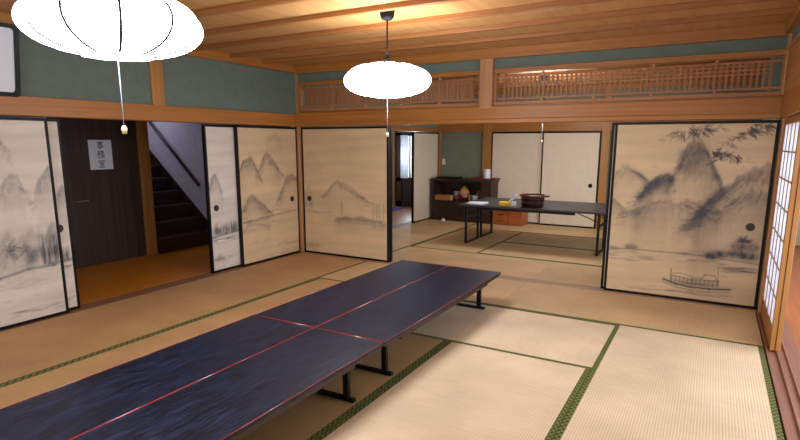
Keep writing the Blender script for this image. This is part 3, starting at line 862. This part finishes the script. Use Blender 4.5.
# ---------------------------------------------------------------- lattice transoms over the partition
def transom(x0, x1, label, rows, pitch, bw):
    r = thing('transom_lattice', label, 'lattice transom', (x0, 0, 1.992), 0, 'wooden lattice transoms')
    W = x1 - x0; T = 0.341
    MB().box(0, W, -0.045, 0.04, 0, 0.035).build('bottom_rail', M['lattice_x'], r, bevel=0.003)
    for a in (0.0, W - 0.03):
        MB().box(a, a + 0.03, -0.045, 0.04, 0.035, T).build('stile', M['lattice'], r, bevel=0.003)
    i0, i1 = 0.115, W - 0.115
    MB().box(0.03, W - 0.03, -0.018, 0.012, 0.058, 0.078).build('lower_inner_rail', M['lattice_x'], r)
    MB().box(0.03, W - 0.03, -0.018, 0.012, 0.296, 0.314).build('upper_inner_rail', M['lattice_x'], r)
    for a in (i0, i1):
        MB().box(a - 0.011, a + 0.011, -0.02, 0.014, 0.035, T).build('inner_stile', M['lattice'], r)
    s = MB()
    n = int((i1 - i0) / pitch)
    for k in range(1, n):
        x = i0 + (i1 - i0) * k / n
        s.box(x - bw, x + bw, -0.010, 0.006, 0.078, 0.296)
    s.build('slats', M['lattice'], r)
    h = MB()
    for z in rows:
        h.box(i0, i1, -0.013, -0.010, z - 0.005, z + 0.005)
    h.build('cross_bars', M['lattice_x'], r)
    for k in range(1, 5):
        x = W * k / 5
        MB().box(x - 0.014, x + 0.014, -0.022, 0.012, 0.035, 0.058).build('spacer_block', M['post_pale'], r)
        MB().box(x - 0.010, x + 0.010, -0.018, 0.012, 0.314, T).build('spacer_block', M['post_pale'], r)
    return r
transom(0.047, 2.733, 'wooden lattice transom left of the short post, behind the smaller lamp', [0.27], 0.036, 0.012)
transom(2.887, XR, 'wooden lattice transom right of the short post, above the boat panel', [0.20, 0.235, 0.27], 0.048, 0.011)

# ---------------------------------------------------------------- paper screens on the right
def shoji(loc, label):
    """local x along the width, front facing -y"""
    r = thing('shoji_screen', label, 'paper screen', loc, -PI / 2, 'shoji screens')
    w, d = 1.09, 0.032
    sw, bot, top = 0.055, 0.16, 0.05
    for a in (0.0, w - sw):
        MB().box(a, a + sw, -d / 2, d / 2, 0.0, H).build('stile', M['post'], r, bevel=0.003)
    MB().box(sw, w - sw, -d / 2, d / 2, 0.0, bot).build('bottom_rail', M['beam_x'], r, bevel=0.003)
    MB().box(sw, w - sw, -d / 2, d / 2, H - top, H).build('top_rail', M['beam_x'], r, bevel=0.003)
    k = MB()
    for i in range(1, 4):
        x = sw + (w - 2 * sw) * i / 4
        k.box(x - 0.006, x + 0.006, -d / 2 + 0.003, -d / 2 + 0.009, bot, H - top)
    for j in range(1, 7):
        z = bot + (H - top - bot) * j / 7
        k.box(sw, w - sw, -d / 2 + 0.004, -d / 2 + 0.009, z - 0.006, z + 0.006)
    k.build('lattice_bars', M['post'], r)
    pm = MB()
    pm.bm.faces.new([pm.bm.verts.new(q) for q in ((sw, -d / 2 + 0.0095, bot), (w - sw, -d / 2 + 0.0095, bot), (w - sw, -d / 2 + 0.0095, H - top), (sw, -d / 2 + 0.0095, H - top))])
    pm.build('paper', M['shoji'], r)
    return r
shoji((XR + 0.042, -0.10, 0), 'front shoji screen of wood and white paper beside the boat panel')
shoji((XR + 0.0775, -0.108, 0), 'second shoji screen stacked behind the front one, towards the veranda')

# ---------------------------------------------------------------- pendant lamps
def make_lamp(loc, label):
    r = thing('pendant_lamp', label, 'pendant lamp', loc, math.radians(-29.8) , 'white lantern pendants')
    R, hh, zc = 0.354, 0.132, -0.535           # from the ceiling board down
    G = 10
    MB().lathe([(0.0, -0.075), (0.035, -0.073), (0.052, -0.055), (0.058, -0.03), (0.062, 0.0), (0, 0)], 28).build('ceiling_cap', M['cord'], r)
    MB().tube([(0, 0, -0.07), (0, 0, zc + hh - 0.002)], 0.0065, 8).build('cord', M['cord'], r)
    MB().lathe([(0.0, 0.0), (0.02, 0.0), (0.022, 0.04), (0.012, 0.07), (0, 0.07)], 16, (0, 0, zc + hh - 0.006)).build('socket', M['cord'], r)
    prof = []
    N = 26
    for i in range(N + 1):
        t = -PI / 2 + PI * i / N
        rr = R * math.copysign(abs(math.cos(t)) ** 0.82, 1)
        prof.append((max(rr, 0.0) if 0 < i < N else 0.0, hh * math.sin(t)))
    def lobes(t, z):
        return 0.90 + 0.10 * abs(math.cos((t + PI / 2) * G / 2))
    sh = MB().lathe(prof, 120, (0, 0, zc), True, 1, 1, lobes).build('shade', M['lamp'], r)
    rb = MB()
    for g in range(G):
        t = -PI / 2 + (g + 0.5) * 2 * PI / G
        pts = []
        for i in range(3, N - 2):
            a = -PI / 2 + PI * i / N
            rr = R * abs(math.cos(a)) ** 0.82 * 0.90 + 0.004
            pts.append((rr * math.cos(t), rr * math.sin(t), zc + (hh + 0.0005) * math.sin(a)))
        rb.tube(pts, 0.0055, 6)
    rb.build('wire_ribs', M['rib'], sh)
    MB().tube([(0, 0, zc - hh), (0, 0, zc - hh - 0.28)], 0.0018, 6).build('pull_cord', M['string'], r)
    MB().lathe([(0, -0.035), (0.010, -0.033), (0.012, -0.01), (0.006, 0.0), (0, 0)], 14, (0, 0, zc - hh - 0.28)).build('pull_tip', M['brass'], r)
    return r
lamp = make_lamp((2.77, -2.17, CE), 'smaller looking round white paper pendant lamp in the middle of the room')
dup(lamp, (2.885, -4.567, CE - 0.01), 'nearest big glowing white pendant lamp at the top left')
dup(lamp, (2.80, 2.35, CE - 0.04), 'back room pendant lamp, only its pull cord showing over the cupboard doors')

# ---------------------------------------------------------------- low tables
def make_low_table(loc, label):
    W, L, HT = 0.558, 2.18, 0.33
    r = thing('low_table', label, 'low table', loc, 0, 'dark low tables')
    t = MB().box(-W / 2, W / 2, -L / 2, L / 2, HT - 0.022, HT).build('tabletop', M['table'], r, bevel=0.002)
    e = MB()
    q = 0.0022
    for xa, ya, xb, yb in ((-1, -1, 1, -1), (1, -1, 1, 1), (1, 1, -1, 1), (-1, 1, -1, -1)):
        u, v = W / 2 - q, L / 2 - q
        e.tube([(xa * u, ya * v, HT - 0.0008), (xb * u, yb * v, HT - 0.0008)], 0.0023, 12)
    e.build('red_edge', M['red_line'], t)
    MB().box(-W / 2 + 0.01, W / 2 - 0.01, -L / 2 + 0.01, L / 2 - 0.01, HT - 0.04, HT - 0.022).build('under_board', M['dark'], r)
    for s in (-1, 1):
        x = s * (W / 2 - 0.045)
        MB().box(x - 0.012, x + 0.012, -L / 2 + 0.27, L / 2 - 0.27, HT - 0.075, HT - 0.04).build('side_rail', M['dark'], r, bevel=0.002)
    for s in (-1, 1):
        y = s * (L / 2 - 0.22)
        MB().box(-W / 2 + 0.075, W / 2 - 0.075, y - 0.018, y + 0.018, 0.0, 0.022).build('foot_bar', M['metal'], r, bevel=0.004)
        for sx in (-1, 1):
            x = sx * (W / 2 - 0.135)
            MB().box(x - 0.02, x + 0.02, y - 0.015, y + 0.015, 0.022, HT - 0.04).build('leg', M['metal'], r, bevel=0.003)
        MB().bar((0, y, HT - 0.10), (0, y - s * 0.22, HT - 0.045), 0.022, 0.008).build('fold_brace', M['metal'], r)
        MB().box(-W / 2 + 0.13, W / 2 - 0.13, y - 0.012, y + 0.012, HT - 0.11, HT - 0.09).build('cross_tube', M['metal'], r)
    return r
TX0, TX1 = 2.573, 3.133
TY0, TY1 = -2.185, -4.375
lt = make_low_table((TX1, TY0, 0), 'far right table of the four dark low tables')
dup(lt, (TX0, TY0, 0), 'far left table of the four dark low tables')
dup(lt, (TX1, TY1, 0), 'near right table of the four dark low tables')
dup(lt, (TX0, TY1, 0), 'near left table of the four dark low tables, at the bottom left')

# ---------------------------------------------------------------- folding tables in the back room
def make_folding_table(loc, label):
    W, D, HT = 2.25, 0.65, 0.625
    r = thing('folding_table', label, 'folding table', loc, 0, 'folding tables in the back room')
    MB().box(-W / 2, W / 2, -D / 2, D / 2, HT - 0.028, HT).build('tabletop', M['table_grey'], r, bevel=0.003)
    for s in (-1, 1):
        y = s * (D / 2 - 0.05)
        MB().box(-W / 2 + 0.45, W / 2 - 0.45, y - 0.012, y + 0.012, HT - 0.065, HT - 0.028).build('side_rail', M['metal'], r)
    for s in (-1, 1):
        x = s * (W / 2 - 0.125)
        for sy in (-1, 1):
            y = sy * (D / 2 - 0.075)
            MB().box(x - 0.017, x + 0.017, y - 0.014, y + 0.014, 0.02, HT - 0.03).build('leg', M['metal'], r, bevel=0.003)
            MB().bar((x - s * 0.005, y, HT - 0.15), (x - s * 0.29, y, HT - 0.035), 0.016, 0.012).build('fold_brace', M['metal'], r)
        MB().box(x - 0.018, x + 0.018, -D / 2 + 0.05, D / 2 - 0.05, 0.0, 0.022).build('foot_bar', M['metal'], r, bevel=0.003)
        MB().box(x - 0.012, x + 0.012, -D / 2 + 0.08, D / 2 - 0.08, 0.40, 0.425).build('cross_tube', M['metal'], r)
    return r
ft = make_folding_table((2.80, 2.085, 0), 'front one of two dark folding tables pushed together in the back room')
dup(ft, (2.80, 2.738, 0), 'rear one of two dark folding tables, nearer the white cupboard doors')
FT = 0.625

# things standing on the folding tables
pp = thing('paper_stack', 'white loose papers at the left end of the back folding table', 'papers', (1.93, 1.95, FT))
for k in range(4):
    MB().box(-0.145, 0.145, -0.10, 0.10, 0.006 * k, 0.006 * (k + 1)).build('sheet_bundle', M['paper'], pp, (0.008 * (k % 2), 0.01 * k, 0), 0, (0, 0, 0.12 * k - 0.15))

tb = thing('tissue_box', 'yellow tissue box with a white tissue sticking out', 'tissue box', (2.42, 1.98, FT), 0.25)
bx_ = MB().box(-0.125, 0.125, -0.06, 0.06, 0, 0.055).build('carton', M['yellow'], tb, bevel=0.003)
MB().box(0.06, 0.128, -0.063, 0.063, 0.002, 0.057).build('white_end', M['white'], bx_)
ts = MB()
pr = []
for i in range(9):
    t = i / 8
    row = []
    for j in range(9):
        u = j / 8 - 0.5
        row.append(ts.bm.verts.new((0.03 + 0.10 * t + 0.05 * u * (0.5 + t), 0.03 * math.sin(6 * u + 3 * t) + 0.05 * u, 0.055 + 0.12 * math.sin(t * 1.7) * (1 - 0.35 * abs(u)) + 0.012 * math.sin(9 * u))))
    pr.append(row)
for a, b in zip(pr, pr[1:]):
    for j in range(8):
        f = ts.bm.faces.new([a[j], a[j + 1], b[j + 1], b[j]]); f.smooth = True
to = ts.build('tissue', M['tissue'], tb)
to.modifiers.new('thickness', 'SOLIDIFY').thickness = 0.003

ot = thing('wooden_tub', 'round dark red-brown wooden tub with a wide rim', 'tub', (2.80, 2.0, FT))
MB().lathe([(0.0, 0.0), (0.150, 0.0), (0.160, 0.02), (0.172, 0.15), (0.180, 0.175), (0.166, 0.175), (0.158, 0.15), (0.148, 0.03), (0, 0.03)], 40).build('body', M['tub'], ot)
MB().lathe([(0.172, 0.152), (0.194, 0.158), (0.196, 0.178), (0.180, 0.188), (0.162, 0.184), (0.164, 0.160), (0.172, 0.152)], 40).build('rim', M['tub_rim'], ot)
for z in (0.04, 0.11):
    MB().lathe([(0.158 + z * 0.09, z - 0.006), (0.168 + z * 0.09, z - 0.006), (0.168 + z * 0.09, z + 0.006), (0.158 + z * 0.09, z + 0.006)], 40).build('hoop', M['lacquer'], ot)
hd = MB().box(0.17, 0.245, -0.045, 0.045, 0.155, 0.180).build('handle', M['tub_rim'], ot, bevel=0.006)

# ---------------------------------------------------------------- shelf unit and what it holds
SX0, SX1, SY0, SY1, SH = 0.12, 1.40, 3.98, 4.38, 0.855
su = thing('shelf_unit', 'low dark brown open shelf unit in the back left corner', 'shelf unit', (SX0, SY0, 0))
SW, SD = SX1 - SX0, SY1 - SY0
MB().box(-0.02, SW + 0.02, -0.02, SD, SH - 0.045, SH).build('top_board', M['dark'], su, bevel=0.004)
MB().box(0, 0.035, 0, SD, 0, SH - 0.045).build('side_panel', M['dark_z'], su)
MB().box(SW - 0.20, SW, 0, SD, 0, SH - 0.045).build('side_panel', M['dark_z'], su)
MB().box(0.035, SW - 0.20, SD - 0.02, SD, 0, SH - 0.045).build('back_panel', M['dark'], su)
MB().box(0.035, SW - 0.20, 0, SD - 0.02, 0.39, 0.42).build('shelf', M['dark'], su)
MB().box(0.035, SW - 0.20, 0.02, SD - 0.02, 0, 0.06).build('plinth', M['dark'], su)
for i in range(3):
    x = 0.037 + i * (SW - 0.237) / 3
    d = MB().box(x, x + (SW - 0.237) / 3 - 0.006, -0.004, 0.016, 0.065, 0.385).build('door', M['dark'], su, bevel=0.003)
    s = MB()
    for j in range(7):
        xx = x + 0.03 + j * 0.046
        s.box(xx, xx + 0.016, -0.010, -0.004, 0.09, 0.36)
    s.build('slats', M['dark_z'], d)

MB_ = MB()
tag(MB().box(-0.26, 0.26, -0.13, 0.13, 0, 0.018).box(-0.24, 0.24, -0.11, 0.11, 0.018, 0.034).build('black_case', M['metal'], None, (0.42, 4.17, SH), 0.006),
    'flat shiny black case on the left of the shelf unit top', 'case')
rt = thing('lacquer_tray', 'reddish lacquer tray under the white canister on the shelf unit', 'tray', (1.19, 4.17, SH))
MB().box(-0.27, 0.27, -0.15, 0.15, 0, 0.010).build('base', M['tub_rim'], rt)
for a in ((-0.27, 0.27, -0.15, -0.14), (-0.27, 0.27, 0.14, 0.15), (-0.27, -0.26, -0.14, 0.14), (0.26, 0.27, -0.14, 0.14)):
    MB().box(a[0], a[1], a[2], a[3], 0.010, 0.032).build('rim', M['bowl_red'], rt)
tag(MB().lathe([(0, 0), (0.062, 0), (0.066, 0.01), (0.066, 0.185), (0.060, 0.195), (0.045, 0.195), (0.045, 0.19), (0, 0.19)], 28).build('canister', M['white'], None, (1.245, 4.16, SH + 0.010)),
    'white round canister standing on the red tray', 'canister')

Z1 = 0.42
wt = thing('wooden_tray', 'shallow orange-brown wooden box at the left of the shelf', 'box', (0.35, 4.10, Z1))
MB().box(-0.17, 0.17, -0.10, 0.10, 0, 0.012).build('base', M['crate'], wt)
for a in ((-0.17, 0.17, -0.10, -0.085), (-0.17, 0.17, 0.085, 0.10), (-0.17, -0.155, -0.085, 0.085), (0.155, 0.17, -0.085, 0.085)):
    MB().box(a[0], a[1], a[2], a[3], 0.012, 0.10).build('wall_board', M['crate'], wt)
def on_shelf(name, prof, mat, x, y, z, label, cat, n=28, sx=1, sy=1):
    return tag(MB().lathe(prof, n, (0, 0, 0), True, sx, sy).build(name, M[mat], None, (x, y, z)), label, cat)
BOWL = [(0, 0), (0.04, 0), (0.042, 0.012), (0.075, 0.04), (0.092, 0.085), (0.086, 0.085), (0.068, 0.045), (0, 0.02)]
on_shelf('bowl', [(r * 0.95, z) for r, z in BOWL], 'bowl_red', 0.33, 4.10, Z1 + 0.013, 'dark red bowl resting in the orange wooden box', 'bowl')
on_shelf('wooden_gourd', [(0, 0), (0.06, 0.004), (0.102, 0.05), (0.108, 0.10), (0.085, 0.16), (0.045, 0.20), (0.030, 0.225), (0, 0.23)], 'ball', 0.75, 4.20, Z1 + 0.06, 'pale round turned wooden gourd in the middle of the shelf', 'gourd')
gb = tag(MB().box(-0.095, 0.095, -0.065, 0.065, 0, 0.06).build('wooden_block', M['pot_brown'], None, (0.75, 4.205, Z1), 0.006), 'brown wooden stand beneath the pale gourd', 'stand')
on_shelf('cup', [(0, 0), (0.035, 0), (0.06, 0.02), (0.068, 0.10), (0.072, 0.17), (0.066, 0.17), (0.058, 0.03), (0, 0.02)], 'grey_cup', 0.575, 4.24, Z1, 'grey-blue cup between wooden box and gourd', 'cup')
on_shelf('cup', [(0, 0), (0.032, 0), (0.055, 0.012), (0.062, 0.06), (0.066, 0.12), (0.060, 0.12), (0.052, 0.02), (0, 0.016)], 'grey_cup', 1.05, 4.03, Z1, 'pale grey cup at the right of the shelf, behind the papers', 'cup')
on_shelf('pot', [(0, 0), (0.07, 0), (0.10, 0.05), (0.11, 0.13), (0.09, 0.19), (0.07, 0.21), (0.078, 0.235), (0.068, 0.235), (0.06, 0.2), (0, 0.1)], 'pot_brown', 1.10, 4.22, Z1, 'brown earthenware pot at the right end of the shelf', 'pot')
on_shelf('bowl', [(r * 0.8, z) for r, z in BOWL], 'bowl_red', 0.65, 4.06, Z1, 'red lacquer bowl in front of the gourd stand', 'bowl')
on_shelf('bowl', [(r * 0.85, z) for r, z in BOWL], 'tub', 0.82, 4.05, Z1, 'dark lacquer bowl holding the pink cloth', 'bowl')
on_shelf('cloth_bundle', [(0, 0), (0.04, 0.0), (0.062, 0.02), (0.06, 0.05), (0.03, 0.075), (0, 0.08)], 'pink', 0.82, 4.05, Z1 + 0.045, 'small pink cloth bundle in a dark bowl', 'cloth')
on_shelf('jar', [(0, 0), (0.03, 0), (0.034, 0.01), (0.034, 0.07), (0.02, 0.085), (0.02, 0.1), (0, 0.1)], 'ball', 0.54, 4.03, Z1, 'tiny tan jar beside the wooden box', 'jar')
on_shelf('jar', [(0, 0), (0.03, 0), (0.036, 0.02), (0.034, 0.10), (0.022, 0.12), (0.022, 0.13), (0, 0.13)], 'crate', 0.93, 4.06, Z1, 'brown jar between the pink bundle and the grey cup', 'jar')

# drawer chest under the table
ch = thing('drawer_chest', 'orange-brown wooden chest with drawers below the folding table', 'chest', (1.43, 3.99, 0))
CW, CD, CH = 0.60, 0.42, 0.41
MB().box(0, CW, 0.012, CD, 0, CH).build('body', M['chest'], ch, bevel=0.004)
for i in range(3):
    z0 = 0.02 + i * 0.125
    d = MB().box(0.015, 0.335, -0.006, 0.014, z0, z0 + 0.115).build('drawer', M['chest'], ch, bevel=0.003)
    MB().tube([(0.125, -0.006, z0 + 0.075), (0.125, -0.02, z0 + 0.06), (0.235, -0.02, z0 + 0.06), (0.235, -0.006, z0 + 0.075)], 0.006, 8).build('handle', M['metal'], d)
d = MB().box(0.35, CW - 0.015, -0.006, 0.014, 0.02, CH - 0.02).build('door', M['chest'], ch, bevel=0.003)
MB().lathe([(0, 0), (0.012, 0.004), (0.012, 0.012), (0, 0.016)], 14, (0, 0, 0)).build('knob', M['metal'], d, (0.38, -0.006, 0.24), 0, (PI / 2, 0, 0))

# small things on the walls and floor
ls = thing('light_switch', 'white light switch on the green plaster of the back wall', 'switch', (0.135, YB + 0.03, 1.12))
MB().box(-0.035, 0.035, -0.010, 0.0, 0, 0.12).build('plate', M['white'], ls, bevel=0.003)
MB().box(-0.016, 0.016, -0.015, -0.010, 0.035, 0.085).build('rocker', M['paper'], ls, bevel=0.002)
tag(MB().box(-0.03, 0.03, -0.03, 0.03, 0, 0.05).build('power_tap', M['white'], None, (0.425, 3.90, 0.0), 0.008), 'small white power tap on the mat before the shelf unit', 'power tap')

# notice on the hall door
sg = thing('paper_notice', 'white paper notice with three black brushed characters on the dark hall door', 'notice', (DX - 0.011, -1.79, 1.223), L90)
MB().box(-0.155, 0.155, -0.002, 0.0, 0, 0.38).build('sheet', M['paper'], sg)
GLYPHS = [
    # brush strokes of the three characters on a 10 x 10 square
    [[(0.8, 8.9), (9.2, 8.9)], [(2.5, 7.9), (7.5, 7.9), (7.5, 6.6), (2.5, 6.6), (2.5, 7.9)], [(2.0, 5.4), (8.0, 5.4), (8.0, 2.5), (2.0, 2.5)],
     [(0.7, 4.0), (9.3, 4.0)], [(5.0, 9.9), (5.0, 0.5), (3.8, 0.9)]],
    [[(1.0, 9.2), (4.2, 9.2), (2.9, 7.8)], [(1.6, 8.3), (3.3, 7.2)], [(0.6, 6.6), (4.5, 6.6), (3.9, 5.5)], [(2.7, 6.6), (2.7, 0.7), (1.7, 1.2)],
     [(2.5, 6.2), (0.6, 3.4)], [(6.4, 9.8), (5.1, 7.6)], [(5.9, 8.7), (9.0, 8.7), (7.8, 6.6), (5.0, 4.9)], [(6.0, 7.9), (9.4, 5.1)],
     [(5.0, 3.7), (9.0, 3.7), (8.6, 0.8), (7.6, 1.2)], [(7.0, 4.8), (6.6, 2.6), (4.7, 0.5)]],
    [[(5.0, 10.0), (5.0, 8.9)], [(1.2, 7.3), (1.2, 8.8), (8.8, 8.8), (8.6, 7.4)], [(2.2, 7.2), (7.8, 7.2)], [(4.6, 7.1), (3.0, 5.2), (7.3, 5.5)],
     [(6.3, 6.4), (7.9, 4.7)], [(2.2, 3.4), (7.8, 3.4)], [(5.0, 4.9), (5.0, 1.0)], [(0.9, 0.9), (9.1, 0.9)]]]
for i, g in enumerate(GLYPHS):
    cm = MB(); S = 0.0105
    for stk in g:
        for (xa, za), (xb, zb) in zip(stk, stk[1:]):
            dx, dz = xb - xa, zb - za
            dl = math.hypot(dx, dz); dx, dz = dx / dl * 0.35, dz / dl * 0.35
            q4 = [(xa - dx * .6 - dz, za - dz * .6 + dx), (xa - dx * .6 + dz, za - dz * .6 - dx), (xb + dx * .6 + dz, zb + dz * .6 - dx), (xb + dx * .6 - dz, zb + dz * .6 + dx)]
            vs = [[cm.bm.verts.new(((x - 5) * S, yy, (z - 5) * S)) for x, z in q4] for yy in (-0.0004, 0.0004)]
            cm.bm.faces.new(vs[0]); cm.bm.faces.new(vs[1][::-1])
            for k in range(4):
                cm.bm.faces.new([vs[0][k], vs[1][k], vs[1][(k + 1) % 4], vs[0][(k + 1) % 4]])
    cm.build('character', M['ink'], sg, (0.0, -0.0026, 0.31 - 0.119 * i))

# framed sheet hung above the rail at the far left
fr = thing('hanging_frame', 'white framed sheet with rounded black frame hung high on the left wall', 'picture frame', (0.022, -4.40, 1.945), L90)
fr.rotation_euler = (math.radians(10), 0, L90)
FW, FH = 0.82, 0.57
fm = MB()
outer, inner = [], []
def rrect(w, h, r, n=6):
    pts = []
    for cx, cy, a0 in ((w - r, r, -PI / 2), (w - r, h - r, 0), (r, h - r, PI / 2), (r, r, PI)):
        for i in range(n + 1):
            a = a0 + PI / 2 * i / n
            pts.append((cx + r * math.cos(a), cy + r * math.sin(a)))
    return pts
op = rrect(FW, FH, 0.03); ip = [(x * (FW - 0.07) / FW + 0.035, z * (FH - 0.07) / FH + 0.035) for x, z in op]
ring = [[fm.bm.verts.new((x, yv, z)) for x, z in pp_] for pp_, yv in ((op, 0.0), (op, -0.028), (ip, -0.028), (ip, -0.012))]
n_ = len(op)
for a, b in zip(ring, ring[1:]):
    for k in range(n_):
        fm.bm.faces.new([a[k], a[(k + 1) % n_], b[(k + 1) % n_], b[k]])
fm.build('frame', M['lacquer'], fr)
MB().box(0.02, FW - 0.02, -0.014, -0.002, 0.02, FH - 0.02).build('sheet', M['paper'], fr)

# ---------------------------------------------------------------- light
world = bpy.data.worlds.new('sky'); scene.world = world
world.use_nodes = True
bg = world.node_tree.nodes['Background']
bg.inputs['Color'].default_value = (0.80, 0.90, 1.0, 1.0)
bg.inputs['Strength'].default_value = 0.9

def area(name, loc, rot, sx, sy, power, col):
    l = bpy.data.lights.new(name, 'AREA'); l.shape = 'RECTANGLE'; l.size = sx; l.size_y = sy
    l.energy = power; l.color = col
    o = bpy.data.objects.new(name, l); COL.objects.link(o); o.location = loc; o.rotation_euler = rot
    return o
# daylight coming in through the veranda windows
area('window_daylight', (7.35, -2.0, 1.25), (0, PI / 2 + 0.12, 0), 1.8, 9.5, 320, (0.86, 0.93, 1.0))
area('front_fill', (3.4, YF - 0.3, 1.75), (PI / 2 - 0.25, 0, 0), 3.6, 0.95, 50, (0.88, 0.94, 1.0))  # added fill from behind the camera, shining through the added window
area('corridor_side_fill', (-3.15, 4.2, 1.2), (0, -PI / 2, 0), 1.4, 2.0, 14, (0.86, 0.93, 1.0))  # added fill in front of the solid corridor wall, no window there
area('stairwell_fill', (-2.9, -0.62, 2.36), (0, 0, 0), 0.8, 0.5, 5, (0.80, 0.82, 1.0))  # added fill below the hall ceiling to brighten the stair wall
area('corridor_daylight', (-1.5, 6.15, 1.3), (-PI / 2, 0, 0), 0.6, 1.0, 45, (0.86, 0.93, 1.0))

# ---------------------------------------------------------------- camera
cam = bpy.data.cameras.new('camera'); co_ = bpy.data.objects.new('camera', cam); COL.objects.link(co_)
scene.camera = co_
cam.sensor_width = 36.0
cam.lens = 541.126 / 800 * 36.0
cam.shift_y = 24.6 / 800
cam.clip_start = 0.05
yaw, pitch, roll = -0.5208, 0.1861, 0.0014
fw_ = Vector((math.sin(yaw) * math.cos(pitch), math.cos(yaw) * math.cos(pitch), -math.sin(pitch)))
rt_ = Vector((math.cos(yaw), -math.sin(yaw), 0)); up_ = rt_.cross(fw_)
c_, s_ = math.cos(roll), math.sin(roll)
rt2, up2 = rt_ * c_ + up_ * s_, up_ * c_ - rt_ * s_
mw = Matrix((( rt2.x, up2.x, -fw_.x, 5.1177), (rt2.y, up2.y, -fw_.y, -6.0533), (rt2.z, up2.z, -fw_.z, 1.5728), (0, 0, 0, 1)))
co_.matrix_world = mw

scene.view_settings.view_transform = 'Standard'
scene.view_settings.look = 'None'
scene.view_settings.exposure = 0.24
scene.view_settings.gamma = 1.0
scene.view_settings.use_curve_mapping = False
scene.cycles.use_denoising = True
scene.cycles.max_bounces = 8
scene.cycles.sample_clamp_indirect = 6.0
